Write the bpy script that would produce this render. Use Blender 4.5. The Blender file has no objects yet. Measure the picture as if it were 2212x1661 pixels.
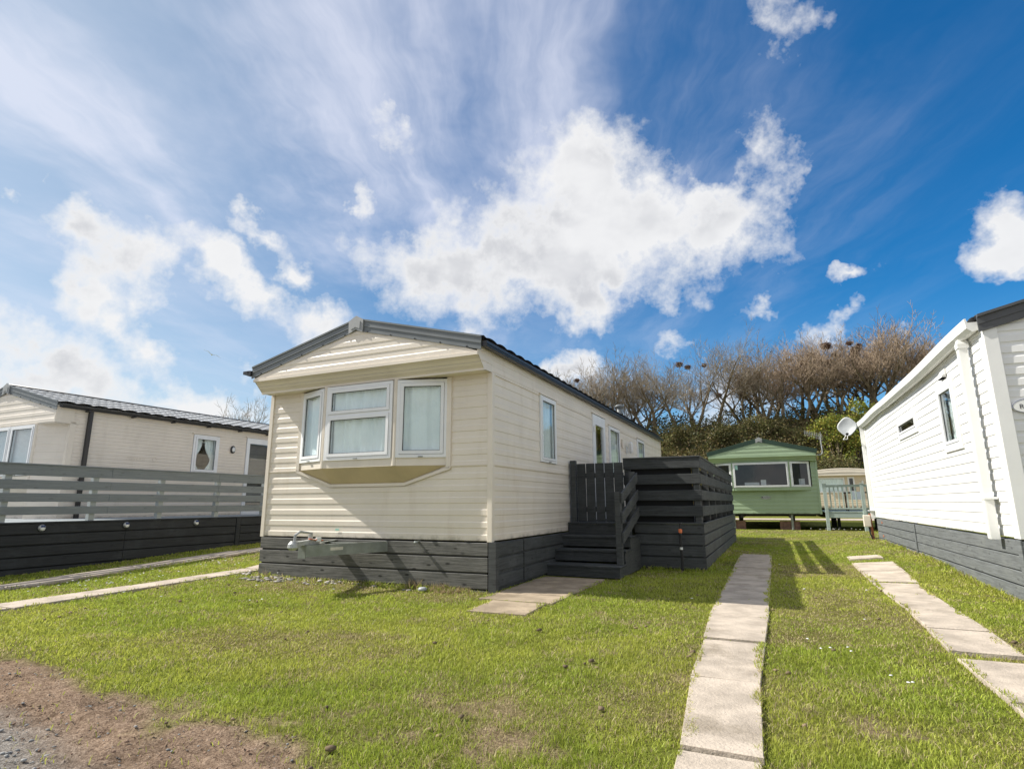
import bpy, math, random
import numpy as np
from mathutils import Vector, Matrix
from math import sin, cos, pi, radians
sc = bpy.context.scene
col = sc.collection

# ------------------------------------------------------------------ camera
F_PX, PITCH, ROLL = 1224.4 / 2212.0, 0.2066, -0.0049
def make_camera():
    c, s = cos(PITCH), sin(PITCH)
    R = Vector((1, 0, 0)); U = Vector((0, -s, c)); D = Vector((0, c, s))
    r = cos(ROLL) * R + sin(ROLL) * U
    u = cos(ROLL) * U - sin(ROLL) * R
    m = Matrix((( r.x, u.x, -D.x, 0), (r.y, u.y, -D.y, 0), (r.z, u.z, -D.z, 1.0), (0, 0, 0, 1)))
    cd = bpy.data.cameras.new('camera'); co = bpy.data.objects.new('camera', cd)
    cd.sensor_width = 36; cd.lens = 36 * F_PX; cd.clip_start = 0.05; cd.clip_end = 3000
    col.objects.link(co); co.matrix_world = m; sc.camera = co
make_camera()

# ------------------------------------------------------------------ sun, sky, exposure
SUN_TO = Vector((-1.056, 0.242, 1.0)).normalized()
sl = bpy.data.lights.new('sun', 'SUN'); sl.energy = 5.0; sl.angle = radians(0.5); sl.color = (1.0, 0.955, 0.87)
so = bpy.data.objects.new('sun', sl); col.objects.link(so)
so.rotation_euler = SUN_TO.to_track_quat('Z', 'Y').to_euler()
sc.view_settings.view_transform = 'Standard'; sc.view_settings.look = 'None'
sc.view_settings.exposure = 0.46; sc.view_settings.gamma = 1.0
sc.cycles.max_bounces = 6; sc.cycles.transparent_max_bounces = 12
sc.cycles.sample_clamp_indirect = 6.0

CLOUDS = [[0.165,0.516,6.933,-0.305,-0.942,-8.798,1.0],[0.115,0.591,10.216,-0.363,-1.317,-16.447,1.0],[0.067,0.484,7.832,3.0,2.811,-11.329,1.0],[0.273,0.469,5.804,-0.388,-1.552,-10.141,1.0],[0.382,0.432,10.4,-0.927,-2.158,-12.218,1.0],[0.45,0.498,19.232,-7.845,-4.512,-9.356,0.9],[0.458,0.57,24.417,-2.92,-5.956,-24.936,0.8],[0.502,0.506,22.068,13.825,22.028,-44.991,0.6],[0.083,0.399,6.554,-0.154,-0.967,-15.745,1.0],[-0.057,0.424,6.256,1.253,2.113,-14.774,0.9],[0.201,0.381,8.21,-0.406,-2.449,-25.485,0.9],[0.141,0.337,18.401,-0.653,-1.433,-24.993,0.8],[0.273,0.34,35.865,-2.284,-3.109,-32.035,0.6],[-0.142,0.39,7.24,0.188,0.319,-14.874,0.8],[-0.211,0.417,10.654,0.446,1.137,-19.882,0.65],[-0.302,0.431,15.296,-1.867,-1.615,-26.428,0.55],[-0.098,0.328,9.005,0.145,0.265,-31.095,0.6],[-0.688,0.39,19.896,-3.115,-3.096,-22.256,1.0],[-0.638,0.364,16.118,-5.336,-6.224,-15.845,1.0],[-0.648,0.302,16.166,2.028,3.314,-16.618,1.0],[-0.637,0.257,14.015,-2.41,-6.807,-26.895,1.0],[-0.588,0.293,32.267,3.696,3.591,-20.609,0.7],[-0.58,0.222,19.131,-0.18,-1.143,-34.595,0.9],[-0.554,0.383,18.525,-5.448,-11.098,-39.529,0.5],[-0.498,0.358,11.84,-5.913,-8.834,-16.457,1.0],[-0.439,0.324,14.948,-3.703,-4.902,-20.202,1.0],[-0.341,0.305,9.783,-1.024,-2.025,-21.569,0.95],[-0.331,0.264,14.274,0.913,2.077,-28.659,0.8],[-0.442,0.433,17.944,-3.069,-4.034,-43.11,0.8],[-0.378,0.391,17.265,-8.126,-12.145,-28.922,0.9],[-0.724,0.203,10.075,-0.683,-3.25,-18.018,1.1],[-0.745,0.15,8.222,1.131,3.293,-27.32,1.1],[-0.561,0.158,10.495,1.116,2.196,-26.119,1.0],[-0.479,0.157,12.185,1.111,1.569,-22.932,0.9],[-0.437,0.22,28.301,2.387,4.035,-44.654,0.5],[0.759,0.344,20.491,-3.191,-6.014,-19.001,1.1],[0.763,0.306,35.961,-5.557,-9.268,-32.45,1.0],[0.572,0.338,27.497,0.086,-4.154,-72.728,0.8],[0.429,0.299,23.717,-2.243,-9.374,-66.919,0.6],[0.534,0.261,17.616,3.564,10.09,-43.215,0.85],[0.604,0.257,34.603,14.865,63.235,-110.164,0.6],[0.299,0.266,38.139,-2.575,-4.602,-53.219,0.65],[0.1,0.234,17.295,-0.447,-1.041,-30.745,1.0],[0.315,0.164,2.663,-0.183,-1.487,-17.154,0.5],[0.515,0.703,12.929,-9.356,-14.226,-23.224,0.62],[-0.237,0.603,33.027,33.709,9.583,-14.387,0.62],[-0.287,0.517,38.105,19.311,13.966,-31.906,0.6],[-0.753,0.437,102.282,53.025,26.799,-32.026,0.5],[-0.774,0.394,58.166,9.077,13.947,-41.481,0.7],[-0.089,0.28,19.742,0.274,0.607,-49.355,0.45]]

class G:                                            # tiny node-graph helper
    def __init__(s, nt): s.nt = nt
    def n(s, t, **k):
        x = s.nt.nodes.new(t)
        for a, b in k.items(): setattr(x, a, b)
        return x
    def put(s, sock, v):
        if isinstance(v, bpy.types.NodeSocket): s.nt.links.new(v, sock)
        elif v is not None: sock.default_value = v
    def m(s, op, a, b=None, c=None, clamp=False):
        x = s.n('ShaderNodeMath', operation=op, use_clamp=clamp)
        s.put(x.inputs[0], a)
        if b is not None: s.put(x.inputs[1], b)
        if c is not None: s.put(x.inputs[2], c)
        return x.outputs[0]
    def v(s, op, a, b=None):
        x = s.n('ShaderNodeVectorMath', operation=op)
        s.put(x.inputs[0], a)
        if b is not None: s.put(x.inputs[1], b)
        return x.outputs['Value'] if op in ('DOT_PRODUCT', 'LENGTH') else x.outputs[0]
    def mix(s, f, a, b, t='RGBA', blend='MIX'):
        x = s.n('ShaderNodeMix', data_type=t)
        if t == 'RGBA': x.blend_type = blend
        i = {'RGBA': (6, 7, 2), 'FLOAT': (2, 3, 0)}[t]
        s.put(x.inputs[0], f); s.put(x.inputs[i[0]], a); s.put(x.inputs[i[1]], b)
        return x.outputs[i[2]]
    def noise(s, vec, scale, detail=4, rough=.5, dist=0):
        x = s.n('ShaderNodeTexNoise'); s.put(x.inputs['Vector'], vec)
        x.inputs['Scale'].default_value = scale; x.inputs['Detail'].default_value = detail
        x.inputs['Roughness'].default_value = rough; x.inputs['Distortion'].default_value = dist
        return x.outputs[0]
    def rng(s, x, a, b, c=0., d=1., t='SMOOTHSTEP'):
        m = s.n('ShaderNodeMapRange', interpolation_type=t)
        s.put(m.inputs[0], x)
        for i, q in enumerate((a, b, c, d)): m.inputs[i + 1].default_value = q
        return m.outputs[0]
    def xyz(s, x, y, z):
        c = s.n('ShaderNodeCombineXYZ')
        for i, q in enumerate((x, y, z)): s.put(c.inputs[i], q)
        return c.outputs[0]

def make_world():
    w = bpy.data.worlds.new('World'); sc.world = w; w.use_nodes = True
    nt = w.node_tree; nt.nodes.clear(); g = G(nt)
    out = g.n('ShaderNodeOutputWorld'); bg = g.n('ShaderNodeBackground')
    sky = g.n('ShaderNodeTexSky', sky_type='NISHITA'); sky.sun_disc = False
    sky.sun_elevation = math.asin(SUN_TO.z); sky.sun_rotation = math.atan2(SUN_TO.x, SUN_TO.y)
    sky.air_density = 1.1; sky.dust_density = .3; sky.ozone_density = 3.0
    tc = g.n('ShaderNodeTexCoord'); d = g.v('NORMALIZE', tc.outputs['Generated'])
    sp = g.n('ShaderNodeSeparateXYZ'); g.put(sp.inputs[0], d); X, Y, Z = sp.outputs
    az = g.m('ARCTAN2', X, Y); el = g.m('ARCSINE', Z)
    # warp the outlines so the banks of cloud get ragged edges
    nA = g.n('ShaderNodeTexNoise'); g.put(nA.inputs['Vector'], d); nA.inputs['Scale'].default_value = 9; nA.inputs['Detail'].default_value = 5; nA.inputs['Roughness'].default_value = .62
    wv = g.v('MULTIPLY', g.v('SUBTRACT', nA.outputs['Color'], (.5, .5, .5)), (.17, .17, 0))
    ae = g.v('ADD', g.xyz(az, el, 0.0), wv)
    tot = None
    for a0, e0, a, b, c_, d_, wt in CLOUDS:
        if a0 < -.25 and e0 > .24: a, b, c_, d_ = a * 1.2, b * 1.2, c_ * 1.2, d_ * 1.2
        q = g.v('SUBTRACT', ae, (a0, e0, 0))
        l = g.v('LENGTH', g.xyz(g.v('DOT_PRODUCT', q, (a, b, 0)), g.v('DOT_PRODUCT', q, (c_, d_, 0)), 0.0))
        f = g.rng(l, 1.55, .0, 0, wt, 'LINEAR')
        tot = g.m('MULTIPLY_ADD', f, f, 0.0 if tot is None else tot)
    fb = g.m('ADD', g.m('MULTIPLY', g.noise(d, 6.5, 10, .62), .62), g.m('MULTIPLY', g.noise(g.v('ADD', d, (3.1, 1.7, .4)), 19, 8, .62), .38))
    fb2 = g.noise(d, 4.2, 6, .55)
    tot = g.m('MINIMUM', g.m('SQRT', tot), 1.35)
    # other parts of the sky (behind and beside the photograph) carry broken cloud too
    away = g.rng(g.m('ABSOLUTE', az), 1.0, 1.3)
    gen = g.m('MULTIPLY', g.rng(fb2, .38, .56), away)
    tot = g.m('MAXIMUM', tot, gen)
    hole = g.v('LENGTH', g.v('MULTIPLY', g.v('SUBTRACT', ae, (.385, .520, 0)), (19, 26, 0)))
    tot = g.m('SUBTRACT', tot, g.rng(hole, 1.3, .2, 0, .6))
    dens = g.m('ADD', g.m('MULTIPLY', tot, 1.02), g.m('MULTIPLY', g.m('MULTIPLY', g.m('SUBTRACT', fb, .5), 3.5), g.rng(tot, .0, .35)))
    cum = g.m('POWER', g.rng(dens, .22, .86, 0, 1, 'LINEAR'), 1.0)
    # cirrus: parallel streaks on a high layer, seen in perspective
    zc = g.m('MAXIMUM', Z, .05)
    px = g.m('DIVIDE', X, zc); py = g.m('DIVIDE', Y, zc)
    ang = .02
    al = g.m('ADD', g.m('MULTIPLY', px, sin(ang)), g.m('MULTIPLY', py, cos(ang)))
    ac = g.m('SUBTRACT', g.m('MULTIPLY', px, cos(ang)), g.m('MULTIPLY', py, sin(ang)))
    ac = g.m('ADD', ac, g.m('MULTIPLY', g.noise(g.xyz(px, py, 0.0), 1.3, 4, .6), .34))
    s1 = g.noise(g.xyz(g.m('MULTIPLY', ac, 3.6), g.m('MULTIPLY', al, .55), 3.1), .95, 7, .60)
    s2 = g.noise(g.xyz(g.m('MULTIPLY', ac, 1.0), g.m('MULTIPLY', al, .75), 7.7), 1.25, 6, .60)
    left = g.rng(az, .85, .1)
    ci = g.m('ADD', g.m('MULTIPLY', g.m('MULTIPLY', g.rng(s1, .36, .78), g.rng(s2, .26, .58)), .70), g.m('MULTIPLY', g.m('MULTIPLY', g.rng(s2, .30, .72), .58), g.rng(az, .45, -.2, .15, 1.0)))
    ci = g.m('MULTIPLY', ci, g.m('ADD', g.m('MULTIPLY', left, .88), .05))
    ci = g.m('MULTIPLY', ci, g.rng(el, .18, .52, .25, 1.0))
    ci = g.m('MINIMUM', g.m('MULTIPLY', ci, .88), .70)
    # colours
    tint = g.mix(g.rng(az, -.75, .75), (.98, 1.12, 1.16, 1), (.13, .88, 1.38, 1))
    tint = g.mix(g.rng(g.m('ABSOLUTE', az), 1.0, 1.6), tint, (.75, .9, 1.1, 1))
    skyc = g.mix(1.0, sky.outputs[0], tint, blend='MULTIPLY')
    lo = g.rng(el, .34, .08)
    skyc = g.mix(g.m('MULTIPLY', lo, .22), skyc, (6.0, 7.6, 9.2, 1))
    hz = g.m('MULTIPLY', g.rng(az, -.1, -.85), .42)
    skyc = g.mix(hz, skyc, (7.0, 8.0, 8.8, 1))
    skyc = g.mix(ci, skyc, (8.6, 8.9, 10.2, 1))
    shade = g.rng(g.noise(g.v('MULTIPLY', d, (1, 1, 1.9)), 5.0, 4, .5), .40, .66)
    shade = g.m('MULTIPLY', g.m('ADD', g.m('MULTIPLY', shade, .85), .10), g.rng(dens, .62, 1.25))
    body = g.mix(shade, (9.6, 9.6, 9.65, 1), (6.7, 6.8, 7.1, 1))
    skyc = g.mix(g.m('MULTIPLY', cum, .96), skyc, body)
    g.put(bg.inputs[0], skyc); bg.inputs[1].default_value = .070
    g.put(out.inputs[0], bg.outputs[0])
    w.cycles.sampling_method = 'MANUAL'; w.cycles.sample_map_resolution = 512
make_world()

# ------------------------------------------------------------------ site frame shared by the rows of caravans
YAW = -0.4249
M0 = np.array([-0.25406667, 6.87733333])
FD = np.array([cos(YAW), sin(YAW)]); SD = np.array([-sin(YAW), cos(YAW)])
def site(u, v): p = M0 + FD * u + SD * v; return float(p[0]), float(p[1])
def ss(x, a, b):
    t = np.clip((x - a) / (b - a), 0, 1); return t * t * (3 - 2 * t)
def tz(x, y):
    x = np.asarray(x, float); y = np.asarray(y, float)
    u = (x - M0[0]) * FD[0] + (y - M0[1]) * FD[1]; v = (x - M0[0]) * SD[0] + (y - M0[1]) * SD[1]
    return .2 * ss(v, -1.8, 4) * ss(-u, 1, 3.5) + .12 * ss(u, 3.4, 5.2) * ss(v, 1.3, 6) * (1 - ss(v, 12, 17))

# ------------------------------------------------------------------ materials
def newmat(name):
    m = bpy.data.materials.new(name); m.use_nodes = True; nt = m.node_tree
    return m, G(nt), nt.nodes['Principled BSDF']
def pmat(name, c, rough=.5, var=.12, scale=3., bump=0., bscale=60., metal=0., spec=.5, stain=None, stain_amt=.3, stretch=(1, 1, 1)):
    m, g, b = newmat(name)
    tc = g.n('ShaderNodeTexCoord').outputs['Object']
    v = g.v('MULTIPLY', tc, stretch)
    n = g.noise(v, scale, 6, .6)
    lo = tuple(x * (1 - var) for x in c) + (1,); hi = tuple(min(1, x * (1 + var)) for x in c) + (1,)
    cc = g.mix(g.rng(n, .3, .7), lo, hi)
    if stain:
        s = g.noise(g.v('ADD', v, (7.3, 2.1, 5.5)), scale * .55, 8, .68)
        cc = g.mix(g.m('MULTIPLY', g.rng(s, .52, .75), stain_amt), cc, tuple(stain) + (1,))
    g.put(b.inputs['Base Color'], cc)
    b.inputs['Roughness'].default_value = rough; b.inputs['Metallic'].default_value = metal
    b.inputs['Specular IOR Level'].default_value = spec
    if bump:
        bp = g.n('ShaderNodeBump'); bp.inputs['Strength'].default_value = bump; bp.inputs['Distance'].default_value = .01
        g.put(bp.inputs['Height'], g.noise(v, bscale, 5, .6)); g.put(b.inputs['Normal'], bp.outputs[0])
    return m
def wood(name, c, groove=0, knots=.5, rough=.72, var=.3, light=None):
    """painted softwood: grain stretched along the board, knots, weathering; optional fine reeding"""
    m, g, b = newmat(name)
    tc = g.n('ShaderNodeTexCoord').outputs['Object']
    gr = g.noise(g.v('MULTIPLY', tc, (1.2, 1.2, 26)), 2.2, 8, .7, .6)
    pt = g.noise(tc, 2.7, 6, .65)
    lo = tuple(x * (1 - var) for x in c) + (1,); hi = tuple(x * (1 + var) for x in c) + (1,)
    cc = g.mix(g.rng(gr, .3, .7), lo, hi)
    cc = g.mix(g.m('MULTIPLY', g.rng(pt, .48, .74), .45), cc, tuple((light or tuple(x * 2.0 for x in c))) + (1,))
    if knots:
        vo = g.n('ShaderNodeTexVoronoi'); g.put(vo.inputs['Vector'], g.v('MULTIPLY', tc, (1.6, 1.6, 4.2))); vo.inputs['Scale'].default_value = 2.9
        k = g.rng(g.m('ADD', vo.outputs[0], g.m('MULTIPLY', g.m('SUBTRACT', g.noise(tc, 30, 3), .5), .12)), .22, .07)
        cc = g.mix(g.m('MULTIPLY', k, knots), cc, tuple(x * .25 for x in c) + (1,))
    g.put(b.inputs['Base Color'], cc); b.inputs['Roughness'].default_value = rough
    b.inputs['Specular IOR Level'].default_value = .3
    bp = g.n('ShaderNodeBump'); bp.inputs['Strength'].default_value = 1. if groove else .6; bp.inputs['Distance'].default_value = .010 if groove else .006
    h = g.noise(g.v('MULTIPLY', tc, (1.5, 1.5, 40)), 3, 6, .7)
    if groove:
        sp = g.n('ShaderNodeSeparateXYZ'); g.put(sp.inputs[0], tc)
        wv = g.m('SINE', g.m('MULTIPLY', sp.outputs[2], 2 * pi / groove))
        h = g.m('ADD', g.m('MULTIPLY', h, .4), g.m('MULTIPLY', g.rng(wv, -.5, .5), 1.0))
    g.put(bp.inputs['Height'], h); g.put(b.inputs['Normal'], bp.outputs[0])
    return m
def siding_mat(name, c, dirt, zb, dirt_amt=.35):
    m, g, b = newmat(name)
    tc = g.n('ShaderNodeTexCoord').outputs['Object']
    n = g.noise(tc, 1.3, 5, .6); st = g.noise(g.v('MULTIPLY', tc, (2.2, 2.2, .5)), 2.2, 5, .55)
    cc = g.mix(g.rng(n, .3, .7), tuple(x * .95 for x in c) + (1,), tuple(min(1, x * 1.03) for x in c) + (1,))
    cc = g.mix(g.m('MULTIPLY', g.rng(st, .5, .8), dirt_amt), cc, tuple(dirt) + (1,))
    sp = g.n('ShaderNodeSeparateXYZ'); g.put(sp.inputs[0], tc)     # algae that has crept up from the bottom rail
    lowm = g.m('MULTIPLY', g.rng(g.m('ADD', sp.outputs[2], g.m('MULTIPLY', g.noise(tc, 9, 6, .7), .16)), zb + .15, zb + .02), .85)
    lowm = g.m('MULTIPLY', lowm, g.rng(g.noise(tc, 4, 4), .36, .58))
    cc = g.mix(lowm, cc, (.045, .05, .03, 1))
    g.put(b.inputs['Base Color'], cc); b.inputs['Roughness'].default_value = .42
    bp = g.n('ShaderNodeBump'); bp.inputs['Strength'].default_value = .12; bp.inputs['Distance'].default_value = .004
    g.put(bp.inputs['Height'], g.noise(g.v('MULTIPLY', tc, (6, 6, 60)), 4, 5, .6)); g.put(b.inputs['Normal'], bp.outputs[0])
    return m
def ground_mat():
    m, g, b = newmat('lawn_and_soil')
    at = g.n('ShaderNodeAttribute'); at.attribute_name = 'Col'; tc = g.n('ShaderNodeTexCoord').outputs['Object']
    f = g.noise(tc, 95, 6, .75); k = g.noise(tc, 23, 5, .7)
    cc = g.mix(1.0, at.outputs[0], g.mix(g.rng(f, .34, .66), (.55, .52, .50, 1), (1.4, 1.4, 1.4, 1)), blend='MULTIPLY')
    cc = g.mix(1.0, cc, g.mix(g.rng(k, .35, .65), (.78, .76, .74, 1), (1.15, 1.15, 1.15, 1)), blend='MULTIPLY')
    g.put(b.inputs['Base Color'], cc); b.inputs['Roughness'].default_value = 1; b.inputs['Specular IOR Level'].default_value = 0
    bp = g.n('ShaderNodeBump'); bp.inputs['Strength'].default_value = 1.0; bp.inputs['Distance'].default_value = .02
    g.put(bp.inputs['Height'], g.m('ADD', f, g.m('MULTIPLY', k, 1.6))); g.put(b.inputs['Normal'], bp.outputs[0]); return m
def glass_mat():
    m = bpy.data.materials.new('window_glass'); m.use_nodes = True; nt = m.node_tree; nt.nodes.clear(); g = G(nt)
    o = g.n('ShaderNodeOutputMaterial'); t = g.n('ShaderNodeBsdfTransparent'); t.inputs[0].default_value = (.92, .97, .98, 1)
    gl = g.n('ShaderNodeBsdfGlossy'); gl.inputs['Roughness'].default_value = .015
    fr = g.n('ShaderNodeFresnel'); bf = g.n('ShaderNodeNewGeometry').outputs['Backfacing']
    g.put(fr.inputs[0], g.mix(bf, 1.5, 1 / 1.5, 'FLOAT'))       # thin pane: the same reflectance from either side
    mx = g.n('ShaderNodeMixShader'); g.put(mx.inputs[0], g.m('MULTIPLY', fr.outputs[0], 1.9, clamp=True)); g.put(mx.inputs[1], t.outputs[0]); g.put(mx.inputs[2], gl.outputs[0])
    g.put(o.inputs[0], mx.outputs[0]); return m
def attr_mat(name, rough=.6, trans=.0, spec=.3, bump=0, bscale=80):
    m, g, b = newmat(name)
    at = g.n('ShaderNodeAttribute'); at.attribute_name = 'Col'
    g.put(b.inputs['Base Color'], at.outputs[0]); b.inputs['Roughness'].default_value = rough; b.inputs['Specular IOR Level'].default_value = spec
    if trans:
        tl = g.n('ShaderNodeBsdfTranslucent'); g.put(tl.inputs[0], at.outputs[0]); mx = g.n('ShaderNodeMixShader'); mx.inputs[0].default_value = trans
        out = [n for n in g.nt.nodes if n.type == 'OUTPUT_MATERIAL'][0]
        g.put(mx.inputs[1], b.outputs[0]); g.put(mx.inputs[2], tl.outputs[0]); g.put(out.inputs[0], mx.outputs[0])
    if bump:
        tc = g.n('ShaderNodeTexCoord').outputs['Object']
        bp = g.n('ShaderNodeBump'); bp.inputs['Strength'].default_value = bump; bp.inputs['Distance'].default_value = .012
        g.put(bp.inputs['Height'], g.noise(tc, bscale, 8, .7)); g.put(b.inputs['Normal'], bp.outputs[0])
    return m

MT = dict(
    cream=siding_mat('cream_siding', (.77, .70, .60), (.58, .49, .38), .56, .4),
    cream_trim=pmat('cream_trim', (.75, .68, .58), .4, .05, 2, stain=(.4, .35, .27), stain_amt=.25),
    bay_under=pmat('ochre_panel', (.56, .46, .30), .6, .08, 2),
    cream2=siding_mat('cream_siding_neighbour', (.76, .69, .60), (.52, .45, .36), .74),
    white=siding_mat('white_siding', (.80, .80, .79), (.62, .61, .56), .62, .2),
    white_trim=pmat('white_trim', (.81, .81, .79), .38, .04, 2, stain=(.60, .57, .50), stain_amt=.15),
    upvc=pmat('white_upvc', (.80, .81, .82), .3, .03, 3, stain=(.55, .54, .5), stain_amt=.2),
    green=siding_mat('green_siding', (.33, .43, .28), (.24, .32, .20), .58, .3),
    green_trim=pmat('green_trim', (.33, .43, .28), .45, .08, 2),
    beige=siding_mat('beige_siding', (.66, .56, .42), (.5, .42, .32), .7),
    fascia=pmat('grey_fascia', (.15, .165, .17), .42, .1, 3, stain=(.25, .25, .23), stain_amt=.3),
    fascia_light=pmat('pale_grey_cap', (.32, .33, .33), .5, .1, 6),
    fascia_green=pmat('dark_green_fascia', (.035, .075, .05), .45, .1, 3),
    fascia_dark=pmat('charcoal_fascia', (.07, .072, .075), .45, .1, 3),
    tile=pmat('dark_metal_tile', (.10, .10, .105), .34, .2, 6, bump=.15, bscale=40, spec=.8),
    tile_shiny=pmat('shiny_metal_tile', (.60, .60, .59), .33, .15, 6, bump=.1, bscale=40, spec=1.0),
    tile_green=pmat('green_metal_tile', (.03, .06, .045), .4, .2, 6),
    black=pmat('black_plastic', (.022, .022, .024), .38, .15, 5),
    deck=wood('charcoal_deck_board', (.060, .065, .066), .0175, .35),
    deck_plain=wood('charcoal_board', (.062, .066, .066), 0, .5),
    skirt=wood('weathered_charcoal_board', (.118, .116, .106), 0, 1.0, var=.5, light=(.21, .205, .19)),
    skirt_blue=wood('blue_grey_board', (.145, .155, .158), 0, .5, light=(.20, .21, .20)),
    rail_grey=wood('mid_grey_rail', (.27, .30, .315), .0175, .25, var=.12, light=(.28, .31, .32)),
    post_grey=wood('pale_grey_post', (.33, .36, .36), 0, .1, var=.1),
    shadow_board=pmat('shade_black_inner_board', (.016, .017, .018), .9),  # inner slats: the shade in the screen gaps is put into this near-black colour
    base_dark=wood('dark_base_board', (.030, .033, .036), 0, .4),
    sage=wood('sage_painted_timber', (.37, .44, .41), 0, .1, var=.1),
    galv=pmat('galvanised_steel', (.27, .29, .27), .45, .18, 5, metal=.55, bump=.1, stain=(.20, .22, .16), stain_amt=.5),
    steel=pmat('grey_casting', (.42, .43, .42), .45, .2, 9, metal=.3),
    orange=pmat('orange_plastic', (.75, .20, .07), .5, .1, 8),
    rust=pmat('rusty_iron', (.34, .12, .06), .8, .3, 12),
    curtain=pmat('pale_curtain', (.90, .95, .93), .9, .05, 3),
    blind=pmat('white_blind', (.88, .90, .90), .6, .03, 3),
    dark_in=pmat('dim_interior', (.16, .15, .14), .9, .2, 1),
    pale_in=pmat('pale_interior_panel', (.6, .6, .58), .9, .1, 1),
    dish=pmat('grey_dish', (.36, .38, .39), .45, .08, 5),
    concrete=pmat('concrete_slab', (.46, .395, .325), .9, .20, 4.2, bump=.8, bscale=55, spec=.12, stain=(.24, .20, .15), stain_amt=.8),
    concrete_brown=pmat('brown_concrete_slab', (.36, .29, .21), .85, .25, 3, bump=.8, bscale=55, spec=.12, stain=(.18, .14, .09), stain_amt=.8),  # darker, browner concrete for the slabs before the steps
    brick=pmat('brick_pier', (.26, .15, .11), .9, .3, 9, bump=.4),
    rubber=pmat('black_rubber', (.02, .02, .02), .8, .2, 8),
    clear=pmat('frosted_lamp_glass', (.75, .76, .74), .25, .03, 4),
    ink=pmat('dark_lettering', (.05, .05, .06), .5, .0, 4),
    solar=pmat('blue_solar_cell', (.02, .04, .12), .15, .1, 8),
    sticker=pmat('pale_sticker', (.62, .58, .50), .6, .1, 20),
    sticker_g=pmat('green_sticker', (.42, .66, .56), .5, .1, 20),
    bark=pmat('bark', (.20, .16, .11), .9, .35, 2, bump=.5, bscale=12, spec=.1, stain=(.10, .12, .04), stain_amt=.7),
    twig=pmat('twigs', (.34, .29, .23), .9, .3, .6, spec=.1),
    twig_red=pmat('russet_twigs', (.31, .24, .175), .9, .3, .6, spec=.1),
    nest=pmat('nest_sticks', (.16, .10, .075), 1, .4, 4, spec=.1),
    bird=pmat('bird_plumage', (.05, .05, .05), .8, .2, 8),
    gull=pmat('pale_plumage', (.7, .7, .7), .8, .1, 8),
    glass=glass_mat(),
    leafA=attr_mat('leaf_mix', .6, .25), grass=attr_mat('grass_blades', .5, .45, .25), ground=ground_mat(),
    stone=attr_mat('stones', .85, 0, .2, .4, 60), hill=attr_mat('bank_earth', .95, 0, .1, .5, 3))

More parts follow.
